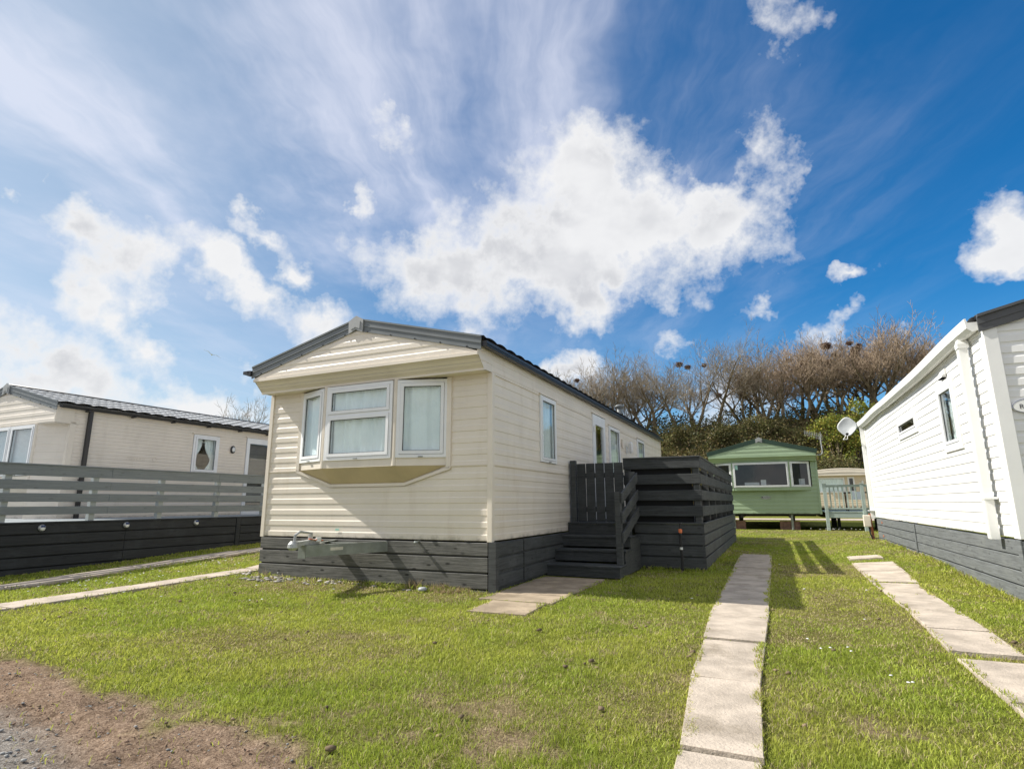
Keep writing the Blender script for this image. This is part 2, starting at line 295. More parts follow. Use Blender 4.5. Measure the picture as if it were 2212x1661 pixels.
# ------------------------------------------------------------------ mesh helpers
class MB:
    def __init__(s): s.v = []; s.f = []
    def add(s, vs, fs):
        o = len(s.v); s.v += [tuple(map(float, p)) for p in vs]; s.f += [tuple(i + o for i in f) for f in fs]; return s
    def box(s, x0, x1, y0, y1, z0, z1):
        return s.add([(x0, y0, z0), (x1, y0, z0), (x1, y1, z0), (x0, y1, z0), (x0, y0, z1), (x1, y0, z1), (x1, y1, z1), (x0, y1, z1)],
                     [(0, 3, 2, 1), (4, 5, 6, 7), (0, 1, 5, 4), (1, 2, 6, 5), (2, 3, 7, 6), (3, 0, 4, 7)])
    def bbox(s, x0, x1, y0, y1, z0, z1, b=.004):      # box with chamfered long edges
        if min(x1 - x0, y1 - y0, z1 - z0) < 3 * b: return s.box(x0, x1, y0, y1, z0, z1)
        pts = []
        for x, xs in ((x0, 1), (x1, -1)):
            for y, ys in ((y0, 1), (y1, -1)):
                for z, zs in ((z0, 1), (z1, -1)):
                    pts += [(x + b * xs, y + b * ys, z), (x + b * xs, y, z + b * zs), (x, y + b * ys, z + b * zs)]
        I = lambda a, c, d, k: (a * 4 + c * 2 + d) * 3 + k
        f = []
        for d in (0, 1): f.append((I(0, 0, d, 0), I(1, 0, d, 0), I(1, 1, d, 0), I(0, 1, d, 0)))
        for c in (0, 1): f.append((I(0, c, 0, 1), I(1, c, 0, 1), I(1, c, 1, 1), I(0, c, 1, 1)))
        for a in (0, 1): f.append((I(a, 0, 0, 2), I(a, 1, 0, 2), I(a, 1, 1, 2), I(a, 0, 1, 2)))
        for c in (0, 1):
            for d in (0, 1): f.append((I(0, c, d, 0), I(1, c, d, 0), I(1, c, d, 1), I(0, c, d, 1)))
        for a in (0, 1):
            for d in (0, 1): f.append((I(a, 0, d, 0), I(a, 1, d, 0), I(a, 1, d, 2), I(a, 0, d, 2)))
        for a in (0, 1):
            for c in (0, 1): f.append((I(a, c, 0, 1), I(a, c, 1, 1), I(a, c, 1, 2), I(a, c, 0, 2)))
        for a in (0, 1):
            for c in (0, 1):
                for d in (0, 1): f.append((I(a, c, d, 0), I(a, c, d, 1), I(a, c, d, 2)))
        return s.add(pts, f)
    def poly(s, *pts): return s.add(pts, [tuple(range(len(pts)))])
    def prism(s, pts, off):                            # closed solid: polygon swept by the vector off
        n = len(pts); o = Vector(off); a = [Vector(p) for p in pts]
        return s.add(a + [p + o for p in a], [tuple(range(n))[::-1], tuple(range(n, 2 * n))] + [(i, (i + 1) % n, n + (i + 1) % n, n + i) for i in range(n)])
    def beam(s, p, q, w, h, up=(0, 0, 1)):
        p, q = Vector(p), Vector(q); d = (q - p).normalized(); up = Vector(up)
        sd = d.cross(up)
        if sd.length < 1e-5: sd = d.cross(Vector((0, 1, 0)))
        sd.normalize(); u = sd.cross(d).normalized()
        return s.prism([p - sd * w / 2 - u * h / 2, p + sd * w / 2 - u * h / 2, p + sd * w / 2 + u * h / 2, p - sd * w / 2 + u * h / 2], q - p)
    def tube(s, pts, rad, n=8, cap=True):
        pts = [Vector(p) for p in pts]; rad = rad if hasattr(rad, '__len__') else [rad] * len(pts)
        vs = []; prev = None
        for i, p in enumerate(pts):
            d = (pts[min(i + 1, len(pts) - 1)] - pts[max(i - 1, 0)])
            if d.length < 1e-7: d = Vector((0, 0, 1))
            d.normalize()
            a = prev if prev is not None else (Vector((1, 0, 0)) if abs(d.x) < .8 else Vector((0, 1, 0)))
            a = (a - d * a.dot(d)).normalized(); prev = a; b = d.cross(a)
            vs += [p + (a * cos(2 * pi * k / n) + b * sin(2 * pi * k / n)) * rad[i] for k in range(n)]
        m = len(pts)
        fs = [(i * n + k, i * n + (k + 1) % n, (i + 1) * n + (k + 1) % n, (i + 1) * n + k) for i in range(m - 1) for k in range(n)]
        if cap: fs += [tuple(range(n))[::-1], tuple((m - 1) * n + k for k in range(n))]
        return s.add(vs, fs)
    def lathe(s, prof, c=(0, 0, 0), n=20, M=None):
        vs = []; c = Vector(c)
        for r, z in prof:
            for k in range(n):
                p = Vector((r * cos(2 * pi * k / n), r * sin(2 * pi * k / n), z))
                vs.append((M @ p if M else p) + c)
        m = len(prof)
        return s.add(vs, [(i * n + k, i * n + (k + 1) % n, (i + 1) * n + (k + 1) % n, (i + 1) * n + k) for i in range(m - 1) for k in range(n)] + [tuple(range(n))[::-1], tuple((m - 1) * n + k for k in range(n))])
    def build_each(s, name, mat, parent=None, smooth=False):
        # one object for each separate piece
        par = list(range(len(s.v)))
        def find(a):
            while par[a] != a: par[a] = par[par[a]]; a = par[a]
            return a
        for f in s.f:
            for i in f[1:]: par[find(i)] = find(f[0])
        groups = {}
        for f in s.f: groups.setdefault(find(f[0]), []).append(f)
        out = []
        for fs in groups.values():
            ids = sorted(set(i for f in fs for i in f)); mp_ = {a: b for b, a in enumerate(ids)}
            m = MB(); m.v = [s.v[i] for i in ids]; m.f = [tuple(mp_[i] for i in f) for f in fs]; out.append(m.build(name, mat, parent, smooth))
        return out
    def build(s, name, mat, parent=None, smooth=False):
        me = bpy.data.meshes.new(name); me.from_pydata(s.v, [], s.f); me.materials.append(MT[mat] if isinstance(mat, str) else mat)
        if smooth: me.polygons.foreach_set('use_smooth', [True] * len(me.polygons))
        o = bpy.data.objects.new(name, me); col.objects.link(o)
        if parent: o.parent = parent
        return o
def tag(o, label=None, cat=None, group=None, kind=None):
    if label: o['label'] = label
    if cat: o['category'] = cat
    if group: o['group'] = group
    if kind: o['kind'] = kind
    return o
def empty(name, x, y, z, rz=0, label=None, cat=None, group=None):
    o = bpy.data.objects.new(name, None); o.location = (x, y, z); o.rotation_euler = (0, 0, rz); o.empty_display_size = .2
    col.objects.link(o); return tag(o, label, cat, group)
def copy_tree(o, parent=None):
    c = o.copy(); col.objects.link(c)
    if parent: c.parent = parent
    for ch in list(o.children): copy_tree(ch, c)
    return c
def np_mesh(name, verts, faces_flat, nper, mat, colors=None, smooth=False):
    """fast mesh: verts (n,3), faces_flat (m,nper) ints; colors per vertex (n,3)"""
    me = bpy.data.meshes.new(name); n = len(verts); m = len(faces_flat)
    me.vertices.add(n); me.vertices.foreach_set('co', np.ascontiguousarray(verts, np.float32).ravel())
    me.loops.add(m * nper); me.loops.foreach_set('vertex_index', np.ascontiguousarray(faces_flat, np.int32).ravel())
    me.polygons.add(m); me.polygons.foreach_set('loop_start', np.arange(0, m * nper, nper, dtype=np.int32))
    me.polygons.foreach_set('loop_total', np.full(m, nper, np.int32))
    if smooth: me.polygons.foreach_set('use_smooth', np.ones(m, bool))
    me.update(calc_edges=True)
    if colors is not None:
        a = me.color_attributes.new('Col', 'FLOAT_COLOR', 'POINT')
        c = np.ones((n, 4), np.float32); c[:, :3] = colors; a.data.foreach_set('color', c.ravel())
    me.materials.append(MT[mat]); o = bpy.data.objects.new(name, me); col.objects.link(o); return o
def vnoise(x, y, scale, seed=0, octaves=4, rough=.5):
    """value noise in numpy, 0..1"""
    out = 0; amp = 1; tot = 0; sx = x / scale; sy = y / scale
    for o in range(octaves):
        xi = np.floor(sx).astype(np.int64); yi = np.floor(sy).astype(np.int64); fx = sx - xi; fy = sy - yi
        fx = fx * fx * (3 - 2 * fx); fy = fy * fy * (3 - 2 * fy)
        def h(a, b):
            n = (a * 374761393 + b * 668265263 + (seed + o * 17) * 1442695041) & 0x7fffffff
            n = ((n ^ (n >> 13)) * 1274126177) & 0x7fffffff
            return ((n ^ (n >> 16)) & 0xffff) / 65535.
        v = (h(xi, yi) * (1 - fx) + h(xi + 1, yi) * fx) * (1 - fy) + (h(xi, yi + 1) * (1 - fx) + h(xi + 1, yi + 1) * fx) * fy
        out = out + v * amp; tot += amp; amp *= rough; sx = sx * 2.03 + 11.3; sy = sy * 2.03 + 5.7
    return out / tot

# siding: rows of moulded planks with real relief, cut round window openings
TWIN = [(0, .000), (.05, .006), (.46, .0065), (.55, .0005), (.97, .000)]
LAP = [(0, .004), (.02, .011), (.60, .009), (.74, .002), (.98, .002)]
def siding(mb, O, s, n, s0, s1, z0, z1, holes=(), period=.146, prof=TWIN, phase=0.):
    """s0/s1: number or function of z. holes: (sa, sb, za, zb)"""
    O, s, n = Vector(O), Vector(s), Vector(n)
    f0 = s0 if callable(s0) else (lambda z: s0); f1 = s1 if callable(s1) else (lambda z: s1)
    seq = []; k = math.floor((z0 - phase) / period) - 1
    while phase + k * period < z1 + period:
        seq += [(phase + (k + t) * period, o) for t, o in prof]; k += 1
    zs = [q[0] for q in seq]; os_ = [q[1] for q in seq]
    br = sorted(set([z0, z1] + [z for z in zs if z0 < z < z1] + [z for h in holes for z in h[2:] if z0 < z < z1]))
    off = np.interp(br, zs, os_)
    P = lambda a, z, o: O + s * a + n * o + Vector((0, 0, z))
    for i in range(len(br) - 1):
        za, zb_, oa, ob = br[i], br[i + 1], off[i], off[i + 1]
        if zb_ - za < 1e-5: continue
        mid = (za + zb_) / 2; cuts = sorted((h[0], h[1]) for h in holes if h[2] < mid < h[3])
        a0, a1, b0, b1 = f0(za), f0(zb_), f1(za), f1(zb_)
        if a0 >= b0 and a1 >= b1: continue
        cur0, cur1 = a0, a1
        for c0, c1 in cuts:
            mb.poly(P(cur0, za, oa), P(c0, za, oa), P(c0, zb_, ob), P(cur1, zb_, ob)); cur0 = cur1 = c1
        mb.poly(P(cur0, za, oa), P(b0, za, oa), P(b1, zb_, ob), P(cur1, zb_, ob))
    return mb

def window(parent, O, s, n, w, z0, z1, split=None, drape='curtain', name='window', fw=.055, sash=None, handle=True, wallgap=.0, mull=()):
    """frame with pane and curtain as sub-parts. O: lower left corner seen from outside (z=0), s along, n outward"""
    O, s, n = Vector(O), Vector(s).normalized(), Vector(n).normalized(); Zv = Vector((0, 0, 1))
    P = lambda a, d, z: O + s * a + n * d + Zv * z
    fr = MB()
    def bar(a0, a1, d0, d1, za, zb_):
        fr.prism([P(a0, d0, za), P(a1, d0, za), P(a1, d1, za), P(a0, d1, za)], Zv * (zb_ - za))
    def ring(a0, a1, za, zb_, t, d0, d1):
        bar(a0, a1, d0, d1, za, za + t); bar(a0, a1, d0, d1, zb_ - t, zb_)
        bar(a0, a0 + t, d0, d1, za + t, zb_ - t); bar(a1 - t, a1, d0, d1, za + t, zb_ - t)
    ring(0, w, z0, z1, fw * .55, -.05, .030)
    cells = [(fw * .55 + .004, w - fw * .55 - .004, z0 + fw * .55 + .004, (split or z1) - (0 if split else fw * .55 + .004))]
    if split:
        bar(fw * .55, w - fw * .55, -.04, .026, split - .018, split + .018)
        cells = [(cells[0][0], cells[0][1], cells[0][2], split - .020), (cells[0][0], cells[0][1], split + .020, z1 - fw * .55 - .004)]
    for x in mull:
        bar(x - .02, x + .02, -.04, .026, z0 + fw * .55, z1 - fw * .55)
    for c in cells: ring(c[0], c[1], c[2], c[3], fw * .55, -.02, .038)
    fo = fr.build(name, 'upvc', parent)
    gl = MB()
    for c in cells:
        t = fw * .5
        gl.poly(P(c[0] + t, .012, c[2] + t), P(c[1] - t, .012, c[2] + t), P(c[1] - t, .012, c[3] - t), P(c[0] + t, .012, c[3] - t))
    gl.build('pane', 'glass', fo)
    ga = MB()
    for c in cells:                                   # black gasket round each pane
        t = fw * .55; e = .007
        for (a0, a1, za, zb_) in ((c[0] + t, c[1] - t, c[2] + t, c[2] + t + e), (c[0] + t, c[1] - t, c[3] - t - e, c[3] - t), (c[0] + t, c[0] + t + e, c[2] + t, c[3] - t), (c[1] - t - e, c[1] - t, c[2] + t, c[3] - t)):
            ga.prism([P(a0, .012, za), P(a1, .012, za), P(a1, .020, za), P(a0, .020, za)], Zv * (zb_ - za))
    ga.build('gasket', 'black', fo)
    if handle:
        h = MB(); h.prism([P(w * .5 - .03, .038, z0 + .004), P(w * .5 + .03, .038, z0 + .004), P(w * .5 + .03, .052, z0 + .004), P(w * .5 - .03, .052, z0 + .004)], Zv * .012); h.build('vent_cap', 'galv', fo)
    rnd = random.Random(int(abs(O.x * 91 + O.y * 37 + z0 * 11) * 10))
    if drape == 'curtain':
        c = MB(); nx = max(30, int(w * 110)); nz = 7; vs = []
        ph = [rnd.uniform(0, 6.3) for _ in range(5)]
        for j in range(nz):
            t = j / (nz - 1); z = z0 + .03 + (z1 - z0 - .05) * t
            for i in range(nx):
                a = .03 + (w - .06) * i / (nx - 1); sw = a + (1 - t) * .03 * sin(3 * a + ph[3])
                d = -.05 + .021 * sin(sw * 38 + ph[0]) * (.6 + .4 * sin(sw * 9 + ph[1])) + .010 * sin(sw * 23 + ph[2] + t * .6) + .005 * sin(sw * 66 + ph[4])
                vs.append(P(a, d, z))
        c.add(vs, [(j * nx + i, j * nx + i + 1, (j + 1) * nx + i + 1, (j + 1) * nx + i) for j in range(nz - 1) for i in range(nx - 1)])
        c.build('curtain', 'curtain', fo, smooth=True)
    elif drape == 'blind':
        c = MB(); z = z0 + .03
        while z < z1 - .03:
            c.poly(P(.03, -.056, z), P(w - .03, -.056, z), P(w - .03, -.066, z + .0235), P(.03, -.066, z + .0235)); z += .024
        c.build('blind', 'blind', fo)
    elif drape == 'tied':
        c = MB()
        for sd in (0, 1):
            vs = []; nx = 16; nz = 9
            for j in range(nz):
                t = j / (nz - 1); z = z0 + .02 + (z1 - z0 - .04) * t; ww = w * (.42 - .26 * math.exp(-((t - .35) / .22) ** 2))
                for i in range(nx):
                    a = ww * i / (nx - 1); d = -.09 + .02 * sin(i * 1.9)
                    vs.append(P(a + .02 if sd == 0 else w - .02 - a, d, z))
            c.add(vs, [(j * nx + i, j * nx + i + 1, (j + 1) * nx + i + 1, (j + 1) * nx + i) for j in range(nz - 1) for i in range(nx - 1)])
        c.build('curtain', 'curtain', fo, smooth=True)
    return fo

def tile_roof(mb, ue, ze, ur, zr, v0, v1, amp=.014, wave=.30, courses=7):
    n = Vector((zr - ze, 0, -(ur - ue))); n = -n if n.z < 0 else n; n.normalize()
    nv = int((v1 - v0) / wave * 8); rows = []
    for c in range(courses):
        for t, lift in ((0, .030), (.5, .016), (1.0, .0)): rows.append(((c + t) / courses, lift))
    vs = []
    for t, lift in rows:
        for i in range(nv + 1):
            v = v0 + (v1 - v0) * i / nv; x = (v / wave) % 1.0
            h = amp * (1.6 * (abs(sin(pi * x)) ** .7) - .5)
            p = Vector((ue + (ur - ue) * t, v, ze + (zr - ze) * t)) + n * (h + lift); vs.append(p)
    fs = [(r * (nv + 1) + i, r * (nv + 1) + i + 1, (r + 1) * (nv + 1) + i + 1, (r + 1) * (nv + 1) + i) for r in range(len(rows) - 1) for i in range(nv)]
    mb.add(vs, fs); return mb

def gable_roof(root, uL, uR, ze, zr, yf, L, mats=('fascia', 'fascia_light', 'tile', 'black'), bh=.165, over=.07, gut='black', tiles=True):
    um = (uL + uR) / 2
    r = MB()
    for a, b in ((uR + over, um), (uL - over, um)):
        tile_roof(r, a, ze - over * (zr - ze) / (um - uL) + .012, b, zr + .012, yf, L + .05)
        r.poly((a, yf, ze - .02), (b, yf, zr - .02), (b, L, zr - .02), (a, L, ze - .02))
    ro = r.build('roof', mats[2], root)
    rd = MB(); rd.tube([(um, yf, zr + .018), (um, L + .05, zr + .018)], .045, 10); rd.build('ridge', mats[3] if mats[2] in ('tile', 'tile_shiny') else mats[2], ro, smooth=True)
    # barge boards with moulded lips
    for sgn, ue in ((1, uR), (-1, uL)):
        b = MB(); sl = (zr - ze) / (um - uL); e = ue + sgn * over * .7; ez = ze - over * .7 * sl
        y = yf - .003
        def strip(o0, o1, d):
            b.prism([(e, y, ez + o0), (um + sgn * .002, y, zr + o0), (um + sgn * .002, y, zr + o1), (e, y, ez + o1)], (0, -d, 0))
        strip(-bh + .035, -bh + .052, .016); strip(-bh + .052, -.055, .009); strip(-.0551, -.043, .019); strip(-.043, .022, .012); strip(.022, .045, .024)
        b.build('barge_board', mats[0], root)
        sc_ = MB()
        for k in range(5):
            t = (k + .5) / 5; u = e + (um - e) * t; z = ez + (zr - ez) * t - bh + .045
            sc_.prism([(u - .008, y - .024, z - .008), (u + .008, y - .024, z - .008), (u + .008, y - .024, z + .008), (u - .008, y - .024, z + .008)], (0, .014, 0))
        sc_.build_each('screw', 'black', root)
    c = MB(); w = .115; pts = [(um - w, zr - bh + .03 - .03), (um, zr - bh + .05), (um + w, zr - bh), (um + w * 1.05, zr + .01), (um, zr + .075), (um - w * 1.05, zr + .01)]
    c.prism([(a, yf - .014, z) for a, z in pts], (0, -.022, 0))
    c.prism([(um + (a - um) * .62, yf - .036, zr - .04 + (z - zr + .04) * .6) for a, z in pts], (0, -.008, 0))
    c.build('ridge_end_cap', mats[1], root)
    if gut:
        for sgn, ue in ((1, uR), (-1, uL)):
            gm = MB(); x = ue + sgn * (over + .035); z = ze - .045; pf = []
            for k in range(9):
                a = pi + pi * k / 8; pf.append((x + .055 * cos(a), z + .05 * sin(a)))
            pf += [(x + .047, z), ] + [(x + .047 * cos(-pi * k / 8), z + .042 * sin(-pi * k / 8)) for k in range(1, 8)] + [(x - .047, z)]
            gm.prism([(a, yf + .03, b) for a, b in pf], (0, L - yf, 0)); 
            g_o = gm.build('gutter', gut, root)
            br = MB(); k = 0; v = yf + .5
            while v < L: br.box(x - sgn * .075, x + sgn * .06, v, v + .03, z - .075, z - .045) if sgn > 0 else br.box(x - .06, x + .075, v, v + .03, z - .075, z - .045); v += .9
            br.build('gutter_bracket', gut, g_o)
    return ro

def text_mesh(txt, size, name, mat, parent, org, s, n, ext=.002):
    c = bpy.data.curves.new(name, 'FONT'); c.body = txt; c.size = size; c.extrude = ext
    t = bpy.data.objects.new(name, c); col.objects.link(t)
    bpy.context.view_layer.update()
    me = bpy.data.meshes.new_from_object(t.evaluated_get(bpy.context.evaluated_depsgraph_get())); bpy.data.objects.remove(t)
    s, n = Vector(s), Vector(n); z = Vector((0, 0, 1)); o = Vector(org)
    me.transform(Matrix(((s.x, z.x, n.x, o.x), (s.y, z.y, n.y, o.y), (s.z, z.z, n.z, o.z), (0, 0, 0, 1))))
    me.materials.clear(); me.materials.append(MT[mat]); ob = bpy.data.objects.new(name, me); col.objects.link(ob); ob.parent = parent; return ob

X, Yv, Zv = Vector((1, 0, 0)), Vector((0, 1, 0)), Vector((0, 0, 1))

# ================================================================== MAIN CARAVAN
def body(root, uL, uR, L, zb, zs, ze, zg, zr, p1, p2, mat, trim, front_holes, right_holes, left_holes=(), period=.146, prof=TWIN):
    um = (uL + uR) / 2; W = uR - uL
    f = MB(); siding(f, (uL, 0, 0), X, -Yv, 0, W, zb, zs, front_holes, period, prof, zb); f.build('front_wall', mat, root)
    r = MB(); siding(r, (uR, 0, 0), Yv, X, 0, L, zb, ze, right_holes, period, prof, zb); r.build('side_wall', mat, root)
    l = MB(); siding(l, (uL, L, 0), -Yv, -X, 0, L, zb, ze, left_holes, period, prof, zb); l.build('side_wall', mat, root)
    b = MB(); siding(b, (uR, L, 0), -X, Yv, 0, W, zb, ze, (), period, prof, zb)
    b.poly((uL, L, ze), (uR, L, ze), (um, L, zr - .02)); b.build('rear_wall', mat, root)
    fl = MB(); fl.box(uL + .02, uR - .02, .02, L - .02, zb - .0, zb + .05); fl.build('floor_panel', 'dark_in', root)
    # projecting gable over the front
    gm = MB(); sl = (zr - ze) / (um - uL)
    siding(gm, (uL, -p2, 0), X, -Yv, lambda z: max(0, (z - ze + .10) / sl), lambda z: W - max(0, (z - ze + .10) / sl), zg, zr - .06, (), period, prof, zg + .02)
    gm.build('gable_panel', mat, root)
    if p2 > .05:
        so_ = MB(); so_.poly((uL, 0, zs), (uR, 0, zs), (uR, -p1, zs), (uL, -p1, zs))
        nn = 4
        dz = (zg - zs) / nn; dy = (p2 - p1) / nn
        for k in range(nn):
            y0, z0 = -p1 - dy * k, zs + dz * k
            so_.poly((uL, y0, z0), (uR, y0, z0), (uR, y0 - dy * .82, z0 + dz * .82), (uL, y0 - dy * .82, z0 + dz * .82))
            so_.poly((uL, y0 - dy * .82, z0 + dz * .82), (uR, y0 - dy * .82, z0 + dz * .82), (uR, y0 - dy - (-.006 if k % 2 else .006), z0 + dz), (uL, y0 - dy - (-.006 if k % 2 else .006), z0 + dz))
        so_.build('soffit', trim, root)
        tr = MB(); tr.box(uL - .005, uR + .005, -p1 - .012, -p1 + .02, zs - .012, zs + .012); tr.box(uL - .003, uR + .003, -p2 - .02, -p2 + .01, zg - .018, zg + .022)
        tr.build('soffit_trim', trim, root)
        ck = MB()
        for u, s_ in ((uR, 1), (uL, -1)):
            ck.prism([(u - s_ * .01, 0, zs), (u - s_ * .01, -p1, zs), (u - s_ * .01, -p2, zg), (u - s_ * .01, -p2, ze), (u - s_ * .01, 0, ze)], (s_ * .016, 0, 0))
            for k in range(1, 3): ck.box(min(u, u + s_ * .012), max(u, u + s_ * .012), -p1 - .08, 0, zs + (ze - zs) * k / 3 - .004, zs + (ze - zs) * k / 3 + .004)
        ck.build_each('overhang_cheek', trim, root)
    tr = MB()
    tr.bbox(uR - .045, uR + .022, -.022, .045, zb - .01, zs); tr.bbox(uL - .022, uL + .045, -.022, .045, zb - .01, zs)
    tr.bbox(uR - .04, uR + .022, L - .04, L + .02, zb, ze); tr.build_each('corner_trim', trim, root)

UL, UR, LM = -3.66, 0.0, 11.65
main = empty('static_caravan', *site(0, 0), 0, YAW, 'large cream static caravan in the middle with grey barge boards and a curtained bay window', 'caravan')
side_w = [(1.58, 2.25, 1.59, 2.59, None), (4.30, 5.18, .66, 2.68, 'door'), (5.50, 6.42, 1.55, 2.60, None), (8.25, 9.12, 1.72, 2.60, None)]
body(main, UL, UR, LM, .565, 2.595, 2.90, 2.755, 3.385, .21, .37, 'cream', 'cream_trim',
     [(.61 + .02, 3.06 - .02, 1.47, 2.595)], [(a, b, c, d) for a, b, c, d, k in side_w])
gable_roof(main, UL, UR, 2.935, 3.40, -.37, LM, gut=None)
for sgn, ue in ((1, UR), (-1, UL)):                   # slim square-section gutters
    gm = MB(); x = ue + sgn * .04
    gm.bbox(min(x, x + sgn * .075), max(x, x + sgn * .075), -.36 if sgn > 0 else -.42, LM, 2.835, 2.905)
    gm.box(min(x, x + sgn * .085), max(x, x + sgn * .085), -.36, LM, 2.862, 2.868)
    if sgn < 0: gm.box(ue - .19, ue - .06, -.42, -.36, 2.86, 2.905)
    gm.build('gutter', 'black', main)
tr = MB(); tr.box(.0, .016, .045, LM, 2.575, 2.60); tr.box(0, .018, .045, LM, 1.455, 1.475); tr.box(UL + .045, UL + .61, -.016, 0, 1.455, 1.47); tr.box(UL + 3.06, -.045, -.016, 0, 1.455, 1.47)
tr.build_each('joint_strip', 'cream_trim', main)
# bay window
A_, B_, C_, D_ = (-3.05, 0.), (-2.435, -.22), (-1.275, -.22), (-.60, 0.)
zt, zl, zlow = 2.59, 1.575, 1.47
bay = MB()
for (p, q) in ((A_, B_), (B_, C_), (C_, D_)):          # band under the glass
    bay.prism([(p[0], p[1], zlow), (q[0], q[1], zlow), (q[0], q[1] + .03, zlow), (p[0], p[1] + .03, zlow)], (0, 0, zl - zlow))
for p in (B_, C_): bay.tube([(p[0], p[1] + .02, zlow), (p[0], p[1] + .02, zt)], .036, 10)
bay.box(A_[0] - .035, A_[0] + .02, -.028, .02, zlow - .02, zt); bay.box(D_[0] - .02, D_[0] + .045, -.028, .02, zlow - .04, zt)
bay.build('bay_surround', 'cream_trim', main)
un = MB(); un.poly((B_[0], B_[1], zlow), (C_[0], C_[1], zlow), (-1.25, -.012, 1.265), (-2.43, -.012, 1.265)); un.poly((A_[0], -.012, zlow), (B_[0], B_[1], zlow), (-2.43, -.012, 1.265)); un.poly((C_[0], C_[1], zlow), (D_[0], -.012, zlow), (-1.25, -.012, 1.265))
un.build('bay_underside', 'bay_under', main)
et = MB(); E_ = [(A_[0] - .03, 1.475), (-2.44, 1.262), (-1.24, 1.262), (D_[0] + .04, 1.455)]
for i in range(3):
    (a, za), (b, zb_) = E_[i], E_[i + 1]; et.prism([(a, -.014, za - .035), (b, -.014, zb_ - .035), (b, -.014, zb_ + .004), (a, -.014, za + .004)], (0, -.014, 0))
et.build('bay_edge_trim', 'cream_trim', main)
def bay_win(p, q, inset, split=None):
    P_, Q_ = Vector((p[0], p[1], 0)), Vector((q[0], q[1], 0)); s = (Q_ - P_).normalized(); n = Vector((s.y, -s.x, 0))
    w = (Q_ - P_).length - inset[0] - inset[1]
    return window(main, P_ + s * inset[0] - n * .01, s, n, w, zl - .005, zt - .02, split=split, fw=.075)
bay_win(A_, B_, (.02, .03)); bay_win(B_, C_, (.035, .035), 2.17); bay_win(C_, D_, (.03, .02))
bi = MB(); bi.box(-3.03, -.62, .06, .075, 1.47, 1.60)   # window board inside
bi.poly((A_[0], 0, zl - .02), (B_[0], B_[1], zl - .02), (C_[0], C_[1], zl - .02), (D_[0], 0, zl - .02)); bi.build('window_board', 'pale_in', main)
# side openings
for a, b, c, d, k in side_w:
    if k == 'door':
        dr = MB(); t = .05
        dr.box(-.04, .03, a, b, d - t, d); dr.box(-.04, .03, a, a + t, c, d - t); dr.box(-.04, .03, b - t, b, c, d - t)
        for (y0, y1, z0, z1) in ((a + t, b - t, c, c + .75), (a + t, b - t, d - .19, d - t), (a + t, a + t + .10, c + .75, d - .19), (b - t - .10, b - t, c + .75, d - .19)): dr.box(-.03, .036, y0, y1, z0, z1)
        do = dr.build('door', 'upvc', main)
        MB().poly((.012, a + .15, c + .75), (.012, b - .15, c + .75), (.012, b - .15, d - .19), (.012, a + .15, d - .19)).build('pane', 'glass', do)
        h = MB()
        for z in (c + .25, d - .35): h.tube([(.05, a + .035, z), (.05, a + .035, z + .12)], .016, 8)
        h.box(.036, .085, b - .12, b - .10, 1.62, 1.66); h.build_each('hinge', 'upvc', do)
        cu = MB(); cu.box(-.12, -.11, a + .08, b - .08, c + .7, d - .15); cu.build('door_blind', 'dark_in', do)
    else:
        window(main, (0, a + .005, 0), Yv, X, b - a - .01, c + .005, d - .005, fw=.06)
        cp = MB(); cp.box(0, .045, a - .03, b + .03, d + .004, d + .022); cp.build_each('drip_rail', 'cream_trim', main)
lh = MB(); lh.box(0, .045, 4.27, 5.22, 2.69, 2.706); lh.build_each('drip_rail', 'cream_trim', main)
# flue on the roof
fl = MB(); fl.tube([(-.42, 8.35, 2.95), (-.42, 8.35, 3.44)], .065, 14); fl.lathe([(.062, 0), (.11, .015), (.12, .05), (.06, .085), (.02, .09)], (-.42, 8.35, 3.43), 16); fl.build('flue', 'fascia', main, smooth=True)
# lantern by the door
ln = MB(); ln.box(.012, .03, 7.02, 7.12, 2.13, 2.30); ln.tube([(.02, 7.07, 2.25), (.10, 7.07, 2.26), (.12, 7.07, 2.36)], .010, 6)
ln.lathe([(.012, .12), (.055, .075), (.058, .06)], (.12, 7.07, 2.28), 6); ln.lathe([(.045, -.15), (.02, -.17), (.008, -.2)], (.12, 7.07, 2.31), 6)
for k in range(6): a = 2 * pi * k / 6; ln.beam((.12 + .042 * cos(a), 7.07 + .042 * sin(a), 2.15), (.12 + .055 * cos(a), 7.07 + .055 * sin(a), 2.345), .008, .008)
lo = ln.build('wall_lantern', 'white_trim', main); gg = MB(); gg.lathe([(.038, 0), (.05, .19)], (.12, 7.07, 2.155), 6); gg.build('lantern_glass', 'clear', lo)
vg = MB(); vg.box(.012, .04, 6.62, 6.80, 2.22, 2.42); vg.build('wall_vent', 'cream_trim', main)
st = MB(); st.box(-2.32, -2.26, -.0165, -.0145, .655, .685); st.build('sticker', 'sticker_g', main)
